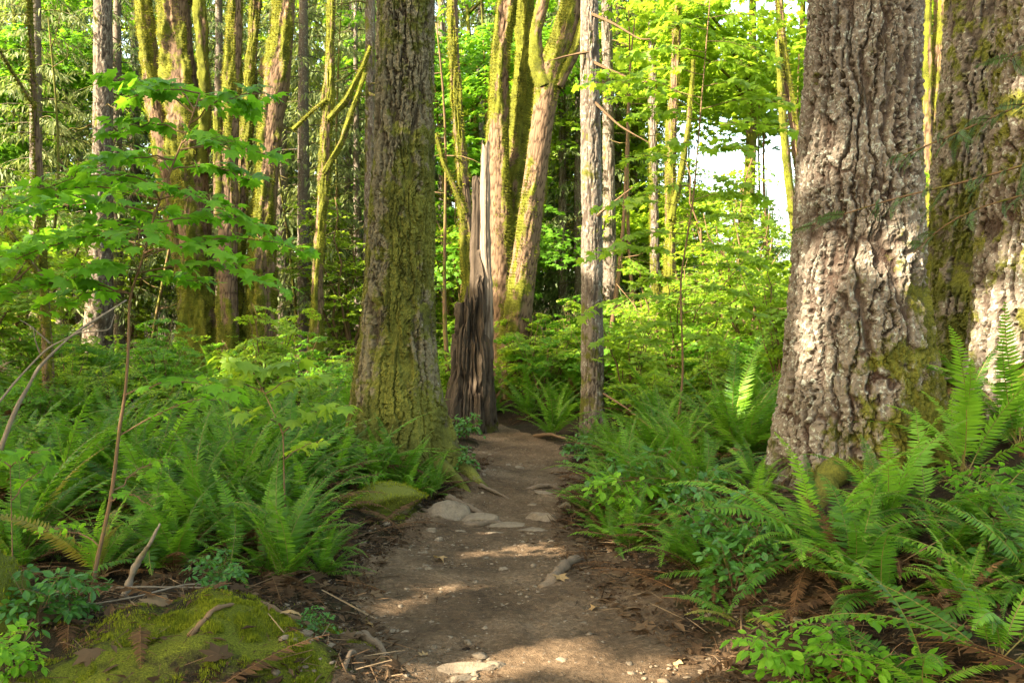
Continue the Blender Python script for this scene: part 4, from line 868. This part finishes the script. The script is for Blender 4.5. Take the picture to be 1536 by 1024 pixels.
bed(95, lambda y: -.66*y-.5, lambda y: -1.2, 7.2, 15, "sword fern in the deep green bed left of the mossy fir", "ferns of the left bed")
bed(40, lambda y: -.66*y-.5, lambda y: 0, 15, 24, "sword fern under the far maples", "ferns under the far maples")
bed(26, lambda y: 1.2, lambda y: .32*y, 8.2, 14, "sword fern in the thicket right of the slender fir", "ferns of the right thicket")
bed(16, lambda y: .4*y, lambda y: .7*y, 7.5, 14, "sword fern on the bank around the right firs", "ferns around the right firs")
bed(26, lambda y: -.05*y, lambda y: .4*y, 14, 22, "sword fern beyond the slender fir", "ferns beyond the slender fir")
bed(12, lambda y: float(xc(y)-hw(y))-.75, lambda y: float(xc(y)-hw(y))-.1, 5.3, 9, "small sword fern fringing the left edge of the trail", "small ferns along the left trail edge", sc=(.35, .6), marg=.12)
bed(18, lambda y: float(xc(y)+hw(y))+.1, lambda y: float(xc(y)+hw(y))+.8, 5.2, 12, "small sword fern fringing the right edge of the trail", "small ferns along the right trail edge", sc=(.4, .75), marg=.12)
bed(9, lambda y: 1.25, lambda y: .62*y, 3.9, 7.5, "sword fern on the slope of the right bank", "ferns of the right slope", sc=(.45, .8))
bed(26, lambda y: -.64*y, lambda y: -1.6, 5.6, 8, "low sword fern in the front of the left bed", "ferns in the front of the left bed", sc=(.5, .85))
# low leafy plants
def low(px, d, label, v, sc, name="low_shrub"): return put_shrub(LOWB[v], G(px, d), label, name, "plant", None, sc)
for px, d, v, sc, lb in [(1075, 5.6, 0, .62, "glossy leaved low plant on the right bank above the withered fern"), (1130, 5.2, 0, .6, "glossy leaved low plant left of the large fresh fern"), (1100, 4.95, 2, .55, "small dark leaved plant at the foot of the right bank"), (1040, 6.4, 2, .6, "low leafy plant behind the hanging fern on the right"), (960, 6.9, 1, .75, "light green plant leaning over the trail stones"),
        (1200, 3.75, 1, .52, "pale green leafy plant along the bottom edge right of the trail"), (1290, 3.6, 1, .55, "pale green leafy plant left of the corner fern"), (1480, 4.5, 0, .55, "leafy plant on the slope at the right edge"),
        (50, 4.2, 0, .5, "blue green low plant in the bottom left corner"), (110, 4.35, 2, .42, "small leafy plant at the sapling foot"), (20, 3.6, 1, .4, "light green seedling at the lower left edge"), (330, 4.9, 0, .35, "tiny leafy plant behind the moss mound"), (470, 4.35, 2, .22, "tiny sprout at the moss edge beside the trail"), (540, 8.0, 1, .4, "small plant by the mossy rock"), (690, 9.4, 0, .5, "leafy plant beside the fir roots"), (1460, 5.1, 1, .5, "leafy plant under the bowed fern"),
        (700, 12.6, 0, .6, "low plant in front of the snag"), (930, 8.2, 0, .8, "leafy plant beneath the pale fern at the slender fir"), (985, 7.2, 2, .8, "leafy plant in the ferns right of the trail"), (870, 11.0, 0, .6, "leafy plant at the far right edge of the trail")]:
    low(px, d, lb, v, sc)

# ---------------------------------------------------------------- stones
def ico(n=3):
    import bmesh
    bm = bmesh.new(); bmesh.ops.create_icosphere(bm, subdivisions=n, radius=1); V = np.array([v.co[:] for v in bm.verts]); Fc = np.array([[v.index for v in f.verts] for f in bm.faces]); bm.free(); return V, Fc
ICO = ico(4); ICO2 = ico(2)
def rock(px, d, sx, sy, sz, label, seed, moss=0.0, name="rock", yaw=0, sink=.3, rough=.35, mat='stone'):
    sink += .22; sx *= 1.15
    V, Fc = ICO; rg = np.random.default_rng(seed); o = rg.random(3)*20
    q = V*(1+rough*fbm(V[:, 0]*1.1+o[0], V[:, 1]*1.1+o[1], V[:, 2]*1.1+o[2], seed, 4)[:, None])
    for k in range(16):
        n_ = rg.normal(0, 1, 3); n_ /= np.linalg.norm(n_); dd = q @ n_; lim = rg.uniform(.55, .85); q = q-np.maximum(0, dd-lim)[:, None]*n_
    q = q*(1+.14*fbm(V[:, 0]*5, V[:, 1]*5, V[:, 2]*5, seed+3, 3)[:, None])*np.array([sx, sy, sz])
    c_, s_ = math.cos(yaw), math.sin(yaw); q = q @ np.array([[c_, s_, 0], [-s_, c_, 0], [0, 0, 1]])
    p = G(px, d); p[2] = pz(p[0], p[1])+sz*(.5-sink)
    me = mesh("rock", q, [Fc], [M[mat]], {"moss": np.clip(moss*(V[:, 2]*.6+.7), 0, 1)}, smooth=True)
    o = tag(link(name, me, None, p), label, "rock" if name == "rock" else name.replace("_", " "))
    if moss > .9:
        i = rg.integers(0, len(q), 9000); nn = V[i]; ok = (nn[:, 2] > .0) & (fbm(nn[:, 0]*2.5, nn[:, 1]*2.5, nn[:, 2]*2.5, seed, 3) > -.2); i = i[ok]; n = len(i)
        t_ = q[i]+rg.normal(0, .012, (n, 3))*[1, 1, .2]; yw = rg.uniform(0, 6.28, n); R_ = rotz(yw) @ rotx(math.pi/2-np.abs(rg.normal(0, .8, n))); ln = rg.uniform(.012, .03, n); R_ = R_*np.stack([ln*.25, ln, ln], -1)[:, None, :]
        mb = MB(); stamp(mb, BLADE, R_, t_, 0, rg); link("moss", mb.mesh("moss", [M['mossblade']]), o)
    return o
rock(570, 7.85, .42, .40, .20, "long low rock under olive moss at the left edge of the trail", 1, 1.0, "mossy_rock", .1, .35, .25)
rock(665, 7.75, .24, .20, .15, "bare tan slab at the right end of the mossy rock", 2, .1, yaw=.4, sink=.3)
rock(715, 7.7, .20, .16, .08, "flat tan slab crossing the left half of the trail", 3, 0, yaw=.2)
rock(648, 7.15, .045, .04, .05, "pale pointed stone on the left edge of the trail", 4, 0)
rock(642, 6.05, .035, .03, .028, "round pale stone lying on the bare trail", 5, 0, sink=.1)
rock(815, 7.75, .20, .13, .09, "pale sloping slab at the right end of the stony step", 6, 0, yaw=-.3)
rock(760, 7.5, .26, .10, .045, "long flat stone in the middle of the stony step", 7, 0, yaw=.1)
rock(742, 7.2, .14, .08, .035, "half buried stone in front of the stony step", 8, 0)
rock(800, 7.3, .16, .07, .03, "thin buried stone at the right of the step", 9, 0, yaw=.1)
rock(815, 8.9, .12, .07, .05, "grey stone in the trail beyond the step", 10, 0)
rock(800, 8.35, .08, .05, .035, "small stone in the far part of the trail", 11, 0)
rock(848, 8.2, .10, .07, .06, "stone under the ferns at the right edge beyond the step", 12, 0)
rock(700, 4.25, .16, .06, .035, "sunlit buried stone near the bottom of the trail", 13, 0, yaw=.2)
rock(745, 4.3, .06, .045, .035, "small sunlit stone right of the buried stone", 14, 0)
rock(690, 4.12, .08, .035, .03, "flat stone at the bottom edge of the trail", 15, 0, yaw=.5)
rock(775, 4.55, .07, .05, .02, "dusty stone level with the trail near the bottom", 16, 0)
rock(690, 7.25, .05, .035, .03, "knuckle of stone before the tan slab", 17, 0)
rock(880, 5.9, .035, .03, .03, "small grey stone beside the gnarled root", 18, 0)
rock(905, 5.6, .03, .03, .025, "small round stone right of the gnarled root", 19, 0)
rock(-10, 4.25, .16, .3, .36, "mossy lump of rotten wood at the lower left edge", 20, 1.3, "mossy_log", 0, .15, .3)
# pebbles
mb = MB(); n = 5200; y = 3.3+RG.random(n)**1.5*9; x = xc(y)+hw(y)*RG.uniform(-1.3, 1.5, n)
V0, F0 = ICO2; R = (rotz(RG.uniform(0, 6.28, n)) @ rotx(RG.normal(0, .3, n)))*(np.exp(RG.normal(-4.85, .6, n))[:, None, None]*np.stack([np.ones(n), RG.uniform(.6, 1, n), RG.uniform(.3, .7, n)], -1)[:, None, :])
zz = np.array([pz(a, b) for a, b in zip(x, y)])
rngp = np.random.default_rng(3); stamp(mb, (V0*(1+.25*rngp.normal(0, .5, (len(V0), 1))), [F0]), R, np.c_[x, y, zz], 0, rngp, moss=np.zeros(n))
tag(link("pebbles", mb.mesh("pebbles", [M['stone']], True)), kind="stuff")

# ---------------------------------------------------------------- roots, sticks, fallen leaves
def stick(name, pl, r0, r1, label, cat, mat, seed, moss=0.0, side=(), k=9, jit=.35):
    q = smooth_path(pl, 36); n = 36; o = q[0].copy(); mb = MB()
    tube(mb, q-o, np.linspace(r0, r1, n)*(1+.25*vnoise(np.arange(n)*.35, 0, 0, seed)), k, 0, jit, seed, crk=.7, moss=moss)
    e = tag(link(name, mb.mesh(name, [M[mat]], True), None, o), label, cat)
    for j, (s2, r) in enumerate(side):
        b = MB(); q2 = smooth_path(s2, 20); tube(b, q2-o, np.linspace(r, r*.25, 20), 6, 0, .3, seed+j, crk=.7, moss=moss); link("twig", b.mesh("twig", [M[mat]], True), e)
    return e
def gp(px, d, dz=0.0): p = G(px, d); p[2] = pz(p[0], p[1])+dz; return p
stick("exposed_root", [gp(815, 5.65, -.03), gp(830, 5.75, .02), gp(845, 6.0, .04), gp(862, 6.25, .02), gp(880, 6.4, -.03)], .045, .03, "gnarled root hump at the right edge of the trail", "root", 'rootwood', 1)
stick("exposed_root", [gp(690, 7.55, -.02), gp(715, 7.45, .02), gp(735, 7.6, .02), gp(770, 7.7, -.02)], .03, .018, "grey root lying along the stony step", "root", 'rootwood', 2)
stick("exposed_root", [gp(672, 8.25, .05), gp(700, 8.1, .03), gp(722, 7.9, .02), gp(745, 7.95, -.02)], .035, .015, "root running from the mossy fir toward the step", "root", 'rootwood', 3)
stick("exposed_root", [gp(720, 8.9, .03), gp(745, 8.8, .02), gp(765, 8.6, .01), gp(775, 8.45, -.02)], .02, .008, "thin root fingering onto the far trail", "root", 'rootwood', 4)
stick("exposed_root", [gp(790, 9.2, -.02), gp(805, 9.2, .03), gp(825, 9.3, .03), gp(842, 9.3, -.02)], .03, .02, "arched root across the far trail", "root", 'rootwood', 5)
stick("exposed_root", [gp(510, 4.55, -.02), gp(545, 4.5, .02), gp(570, 4.35, .02), gp(582, 4.2, .01), gp(600, 4.1, -.03)], .028, .012, "bare root curling down the left edge of the trail at the bottom", "root", 'rootwood', 6)
stick("exposed_root", [gp(390, 4.5, .0), gp(430, 4.45, .025), gp(470, 4.5, .01), gp(500, 4.4, -.02)], .022, .014, "dark root on the moss mound", "root", 'barktwig', 7, .1)
stick("exposed_root", [gp(515, 4.15, -.03), gp(530, 4.1, .03), gp(525, 4.0, .05), gp(515, 3.9, .0)], .018, .012, "short upturned root at the bottom edge left of the trail", "root", 'rootwood', 8)
stick("exposed_root", [gp(285, 3.85, .0), gp(320, 4.0, .02), gp(350, 4.15, .01)], .014, .008, "brown root stub at the bottom of the moss mound", "root", 'barktwig', 9)
stick("fallen_branch", [P(-5, 690, 7.0), P(25, 610, 7.0), P(62, 545, 7.1), P(112, 499, 7.2), P(190, 450, 7.4)], .017, .007, "grey dead branch arching over the ferns at the left", "branch", 'deadwood', 10, .1, [([P(60, 530, 7.1), P(52, 508, 7.0), P(50, 490, 7.0)], .008), ([P(110, 500, 7.2), P(165, 495, 7.2), P(172, 470, 7.3)], .007), ([P(75, 515, 7.1), P(45, 488, 7.0), P(30, 480, 7.0)], .008)])
stick("fallen_branch", [P(-60, 690, 6.8), P(-15, 620, 6.8), P(25, 570, 6.9), P(70, 522, 7.0), P(140, 488, 7.1)], .012, .005, "second grey dead branch leaning beside the first at the left", "branch", 'deadwood', 11, .1)
stick("dead_stick", [gp(185, 4.9, .0), gp(205, 4.9, .18), P(225, 815, 4.85), P(240, 785, 4.85)], .022, .008, "broken leaning stick right of the sapling foot", "stick", 'deadwood', 12, .35)
stick("dead_stick", [gp(40, 4.9, .05), gp(130, 4.85, .05), gp(220, 4.8, .06), gp(310, 4.75, .04)], .010, .004, "long grey stick lying behind the sapling foot", "stick", 'deadwood', 13)
stick("dead_stick", [gp(140, 4.6, .04), gp(200, 4.55, .05), gp(280, 4.75, .05), gp(350, 4.9, .03)], .006, .003, "thin pale stick lying across the moss mound back", "stick", 'deadwood', 14)
stick("dead_stick", [P(905, 590, 9.4), P(940, 612, 9.2), P(975, 640, 9.0), P(1000, 665, 8.8)], .010, .006, "thin black stick slanting through the ferns right of the slender fir", "stick", 'barktwig', 15)
stick("dead_stick", [gp(800, 13.3, .02), gp(825, 12.9, .10), gp(850, 12.4, .06), gp(880, 12.0, .02)], .03, .015, "fallen limb at the right edge of the trail end", "stick", 'barktwig', 16)
stick("dead_stick", [gp(1140, 4.9, .06), gp(1180, 5.0, .08), gp(1230, 5.15, .06)], .007, .004, "little grey stick below the large fresh fern", "stick", 'deadwood', 17)
stick("dead_stick", [P(1380, 565, 6.9), P(1420, 568, 6.7), P(1450, 566, 6.6)], .012, .008, "broken stub pointing right from the foot of the massive grey fir", "stick", 'deadwood', 18)
for i, (px, d, sz, dz, lb) in enumerate([(655, 6.35, .085, .02, "tan curled maple leaf on the bare trail"), (435, 4.2, .085, .03, "pale fallen maple leaf on the moss mound"), (838, 5.75, .08, .03, "orange fallen leaf against the gnarled root"), (895, 5.15, .06, .02, "brown leaf at the right edge of the trail"), (640, 4.4, .05, .01, "small yellow leaf near the bottom of the trail"), (1010, 4.3, .06, .02, "tan leaf in the sunny dirt right of the trail"), (560, 4.75, .06, .02, "brown leaf at the left edge of the trail"), (1105, 7.3, .1, .25, "orange leaf caught on the bank below the upright fern")]):
    V, Fc = LEAF_MAPLE; V = V.copy(); V[:, 2] += .25*np.sin(V[:, 1]*3+i)-.5*(np.abs(V[:, 0])**2)*(1 if i % 2 else -1)
    me = mesh("fallen_leaf", V, Fc, [M['drydead']], {"rnd": np.full(len(V), RR.random())}); o = link("fallen_leaf", me, None, gp(px, d, dz)); o.scale = (sz,)*3; o.rotation_euler = (RR.uniform(-.3, .3), RR.uniform(-.3, .3), RR.uniform(0, 6.28)); tag(o, lb, "leaf")
# litter: broken leaves, twigs and needles
def scatter(n, tmpl, name, mat, sz, fn, lift=.006, tilt=.35, asp=1.0, seed=1):
    rg = np.random.default_rng(seed); x, y = fn(rg, n); s = (x-xc(y))/hw(y)
    z = gz(x, y)+np.where(np.abs(s) < .95, .014, 0)+lift*rg.random(len(x)); R = rotz(rg.uniform(0, 6.28, len(x))) @ rotx(rg.normal(0, tilt, len(x))) @ roty(rg.normal(0, tilt, len(x)))
    sc = sz*np.exp(rg.normal(0, .4, len(x))); R = R*np.stack([sc*asp, sc, sc], -1)[:, None, :]
    mb = MB(); stamp(mb, tmpl, R, np.c_[x, y, z], 0, rg); return tag(link(name, mb.mesh(name, [M[mat]])), kind="stuff")
def off_path(rg, n, pw=1.6, y1=11):
    y = 3.0+rg.random(n*2)**pw*(y1-3); sd = np.where(rg.random(n*2) < .5, -1, 1); s = sd*(.72+np.abs(rg.normal(0, 1.3, n*2))); x = xc(y)+s*hw(y); ml_ = blob(x, y, -1.35, 4.05, .5, .42)+blob(x, y, -1.1, 7.7, .5, .45)+.7*blob(x, y, -1.9, 3.6, .4, .3); k = (np.abs(x) < .66*y+.4) & (ml_*1.0 < rg.random(n*2))
    return x[k][:n], y[k][:n]
def on_path(rg, n):
    y = 3.2+rg.random(n)**1.6*9; return xc(y)+hw(y)*rg.uniform(-1, 1, n)*(.55+.45*rg.random(n)), y
scatter(16000, LEAF_KITE, "leaf_litter", 'litter', .035, off_path, .03, .45, .6, 21)
scatter(1500, LEAF_MAPLE_S, "maple_leaf_litter", 'litter', .06, off_path, .03, .35, 1, 22)
TWIG = (np.array([[-.5, 0, 0], [.5, 0, 0], [.4, 1, .05], [-.4, 1, .05], [0, .5, .6]])*np.array([1, 1, .035]), [np.array([[0, 1, 4], [1, 2, 4], [2, 3, 4], [3, 0, 4]])])
scatter(7000, TWIG, "twig_litter", 'litter', .11, off_path, .03, .25, .035, 23)
scatter(5200, LEAF_KITE, "leaf_crumbs", 'litter', .018, on_path, .004, .25, .6, 24)
scatter(2600, TWIG, "needle_litter", 'litter', .05, on_path, .004, .1, .04, 25)
# brown dead fern fronds lying on the banks
mb = MB(); rg = np.random.default_rng(88)
x, y = off_path(rg, 260, 1.3, 10)
for a, b in zip(x, y):
    if abs(a-float(xc(b))) < float(hw(b))*1.02: continue
    frond_mb(mb, rg.uniform(.35, .75), rg.uniform(.04, .07), rg.uniform(-.05, .35), rg.uniform(.3, .9), 22, rg, rotz(np.array(rg.uniform(0, 6.28))), np.array([a, b, float(gz(a, b))+.02]))
tag(link("dead_fern_litter", mb.mesh("dead_fern_litter", [M['fern_dead'], M['rachisdead']])), kind="stuff")
# moss carpet blades
def moss_pts(rg, n):
    c_ = [(-1.35, 4.05, .48, .40, 7), (-1.1, 7.7, .4, .35, 1.2), (-1.9, 3.6, .35, .25, 2), (-.85, 3.75, .22, .16, 1.5), (-1.0, 4.3, .25, .15, 1.2)]; w = np.array([q[4] for q in c_]); i = rg.choice(len(c_), n, p=w/w.sum()); c_ = np.array(c_)[i]
    x = c_[:, 0]+rg.normal(0, .75, n)*c_[:, 2]; y = c_[:, 1]+rg.normal(0, .75, n)*c_[:, 3]
    k = (fbm(x*3.2, y*3.2, 0*x, 51, 3) > -.12) & (np.abs((x-xc(y))/hw(y)) > .8); return x[k], y[k]
rg = np.random.default_rng(61); x, y = moss_pts(rg, 120000); n = len(x); z = gz(x, y)-.004
yaw = rg.uniform(0, 6.28, n); R = rotz(yaw) @ rotx(math.pi/2-np.abs(rg.normal(0, 1.0, n))); ln = rg.uniform(.008, .022, n)*(.7+.6*sst(-.2, .3, fbm(x*14, y*14, 0*x, 77, 3))); z = z+.05*np.maximum(0, fbm(x*11, y*11, 0*x, 78, 3))-.004; R = R*np.stack([ln*.3, ln, ln], -1)[:, None, :]
mb = MB(); stamp(mb, BLADE, R, np.c_[x, y, z], 0, rg); tag(link("moss", mb.mesh("moss", [M['mossblade']])), kind="stuff")

# ---------------------------------------------------------------- hemlock just outside the right edge, its boughs hang into view
e = empty("western_hemlock", (3.5, 2.7, float(gz(3.5, 2.7))), "hemlock bough with dark drooping needles hanging in from the right, closest to the camera", "tree"); O = np.array(e.location)
mb = MB(); tube(mb, np.array([[3.5, 2.7, float(gz(3.5, 2.7))-.2], [3.5, 2.7, 2], [3.55, 2.7, 6]]), [.16, .14, .1], 14, 0, .1, 3, crk=.6, moss=.3); add_part("trunk", mb, ['barkgrey'], e, O, True)
rg = np.random.default_rng(17)
for bi, q in enumerate([[(3.5, 2.7, 3.0), tuple(P(1620, 120, 3.1)), tuple(P(1490, 175, 3.3)), tuple(P(1400, 215, 3.4)), tuple(P(1325, 245, 3.45))], [(3.5, 2.7, 2.75), tuple(P(1640, 215, 3.1)), tuple(P(1480, 265, 3.3)), tuple(P(1330, 300, 3.45)), tuple(P(1195, 345, 3.6))], [(3.5, 2.7, 2.5), tuple(P(1640, 270, 3.2)), tuple(P(1500, 300, 3.3)), tuple(P(1420, 330, 3.4)), tuple(P(1370, 380, 3.45))], [(3.5, 2.7, 3.35), tuple(P(1650, 20, 3.0)), tuple(P(1560, 60, 3.1)), tuple(P(1500, 95, 3.2))]]):
    pl = smooth_path(q, 40); wood = MB(); tube(wood, pl, np.linspace(.012, .002, 40), 5, 0, .2, bi, crk=.5, moss=.3); nd = MB()
    vis = 10; m_ = 40 if bi < 2 else 26
    for k in range(m_):
        i = int(np.clip(vis+(39-vis)*k/(m_-1)+rg.normal(0, .5), 2, 38)); dv = pl[min(39, i+1)]-pl[i-1]; yaw0 = math.atan2(-dv[0], dv[1]); sdn = 1 if k % 2 else -1
        l_ = rg.uniform(.16, .36)*(1.15-.55*(i/39)); R = rotz(np.array(yaw0+sdn*rg.uniform(.6, 1.1))) @ roty(np.array(sdn*rg.uniform(.4, 1.3)))
        frond_mb(nd, l_, .024, rg.uniform(-.7, .0), rg.uniform(.2, .8), int(l_*130), rg, R, pl[i], 0, rg.normal(0, .1), .03)
    b = add_part("bough", wood, ['barktwig'], e, O); add_part("needles", nd, ['needle', 'barktwig'], b, O)

# ---------------------------------------------------------------- unseen trees outside the frame, crowns and gaps shaped to dapple the trail
fl = []
for px, d in [(645, 4.15), (700, 4.22), (755, 4.3), (805, 4.42), (850, 4.5)]: fl.append((G(px, d), .22))
for px, d in [(960, 4.15), (1010, 4.25), (1070, 4.3), (1110, 4.4)]: fl.append((G(px, d), .20))
for px, d in [(725, 6.55), (750, 6.6), (780, 6.7), (815, 6.8)]: fl.append((G(px, d), .16))
for px, py_, d, r in [(695, 560, 13.6, .14), (712, 530, 13.6, .12), (730, 300, 14, .5), (730, 400, 14, .4), (1208, 350, 6.42, .16), (1205, 410, 6.42, .22), (1202, 480, 6.42, .22), (1198, 540, 6.42, .2), (1240, 365, 6.28, .17), (1240, 450, 6.28, .13), (1228, 190, 6.4, .17), (1225, 250, 6.4, .12), (1265, 215, 6.2, .08), (1300, 340, 6.1, .07), (1320, 400, 6.1, .06), (1375, 350, 6.3, .12), (1380, 430, 6.3, .1), (1330, 300, 6.1, .1), (1510, 385, 6.25, .3), (1510, 470, 6.25, .34), (1505, 545, 6.25, .26), (1520, 110, 6.25, .25), (1110, 580, 8.6, .25), (1145, 565, 8.6, .2), (885, 340, 12.9, .3), (885, 380, 12.9, .25), (605, 185, 9.1, .15), (240, 590, 4.6, .14), (200, 610, 4.7, .06), (270, 600, 4.6, .1), (1165, 690, 5.2, .08), (880, 690, 9, .12), (860, 735, 7.5, .08), (1480, 560, 5.7, .15)]: fl.append((P(px, py_, d), r))
zone = [(P(410, 150, 19.5), 2.4), (P(270, 80, 20), 2.4), (P(345, 60, 20), 2.0), (P(770, 180, 18), 3.2), (P(770, 330, 18), 1.6), (P(700, 250, 16), 1.6), (P(1080, 380, 15), 2.4), (P(1120, 470, 13), 1.2), (P(150, 200, 22), 2.2), (P(490, 250, 19), 2.5), (P(530, 450, 18), 1.2)]
rf = random.Random(123)
for px, py_, r in [(120, 250, .12), (210, 190, .14), (300, 230, .12), (160, 330, .15), (330, 160, .1), (60, 350, .12), (250, 390, .1), (360, 320, .1), (20, 290, .1), (400, 590, .14), (470, 600, .12)]: fl.append((P(px, py_, 4.7 if py_ < 500 else 6.3), r))
for i in range(70):  # extra crown gaps strewn at random for soft sun on the ferns
    d = rf.uniform(4.2, 12); px = rf.choice([rf.uniform(0, 520), rf.uniform(900, 1536)]); q = G(px, d, rf.uniform(.3, .9)); fl.append((q, rf.uniform(.05, .11)))
def sun_keep(rg):  # drops crown leaves on sun rays toward the chosen lit spots
    def f(p):
        ok = np.ones(len(p), bool)
        for (s, r) in fl:
            v = p-s; d = np.linalg.norm(v-np.outer(v @ TO_SUN, TO_SUN), axis=1); ok &= d > r+.05
        for (s, r) in zone:
            v = p-s; d = np.linalg.norm(v-np.outer(v @ TO_SUN, TO_SUN), axis=1); ok &= (d > r) | (rg.random(len(p)) < .13)
        return ok
    return f
for i, (tx, ty, tz, t, r) in enumerate([(1, 4.5, .3, 14, 3.6), (-3, 7, .5, 11.5, 3.2), (-5.5, 11, .4, 10, 2.6), (-1.2, 9.5, 3.3, 14, 2.8), (3, 7, 2, 18, 3.6), (1.5, 11, .8, 16.5, 2.6), (4, 3, .5, 14, 3.2), (-8, 15, .6, 10, 2.6), (-6, 20, 2.0, 12.5, 2.8), (0, 18, 1.4, 20, 2.4), (-.8, 14, 1.1, 17.5, 2.1), (5.5, 8.5, 3.2, 21, 3.0), (-1, 4, .3, 11, 3.0)]):
    c_ = np.array([tx, ty, tz])+TO_SUN*t; rg = np.random.default_rng(600+i); gr = float(gz(c_[0], c_[1])); n = int(260*r*r)
    u = rg.normal(0, 1, (n, 3)); u /= np.linalg.norm(u, axis=1)[:, None]; p = c_+u*(rg.random(n)[:, None]**.45)*r*np.array([1, 1, .95])
    p = np.repeat(p, 3, 0)+rg.normal(0, .16, (n*3, 3)); p = p[sun_keep(rg)(p)]; p = p[p[:, 2] > gr+.5]
    R, t_ = leaf_xf(rg, p, rg.uniform(0, 6.28, len(p)), rg.uniform(.18, .3, len(p)), .7, .2)
    e = empty("shade_maple", (c_[0], c_[1], gr), "unseen leafy maple outside the left edge, crown shaped to shade the trail", "tree", "unseen maples on the sunny side"); O = np.array(e.location)
    lv = MB(); stamp(lv, LEAF_MAPLE_S, R, t_, 0, rg); ox, oy = (-.515*1.6, .857*1.6) if i % 2 else (.515*1.6, -.857*1.6); w = MB(); tube(w, np.array([[c_[0]+ox, c_[1]+oy, gr-.2], [c_[0]+ox+.1, c_[1]+oy, (gr+c_[2])/2], c_+[ox, oy, r*.6]]), [.2, .14, .05], 10, 0, .1, i, crk=.6, moss=.5)
    for k in range(8):
        q = p[rg.integers(len(p))]; b0 = np.array([c_[0]+ox, c_[1]+oy, min(q[2]-.6, c_[2])]); tube(w, [b0, (b0+q)/2+[0, 0, .2], q], [.035, .02, .01], 5, 0, .1, k, crk=.5, moss=.5)
    add_part("trunk", w, ['barkmaple'], e, O, True); add_part("crown", lv, ['maple'], e, O)
for o in list(bpy.data.objects):
    if "base" in o.keys(): del o["base"]
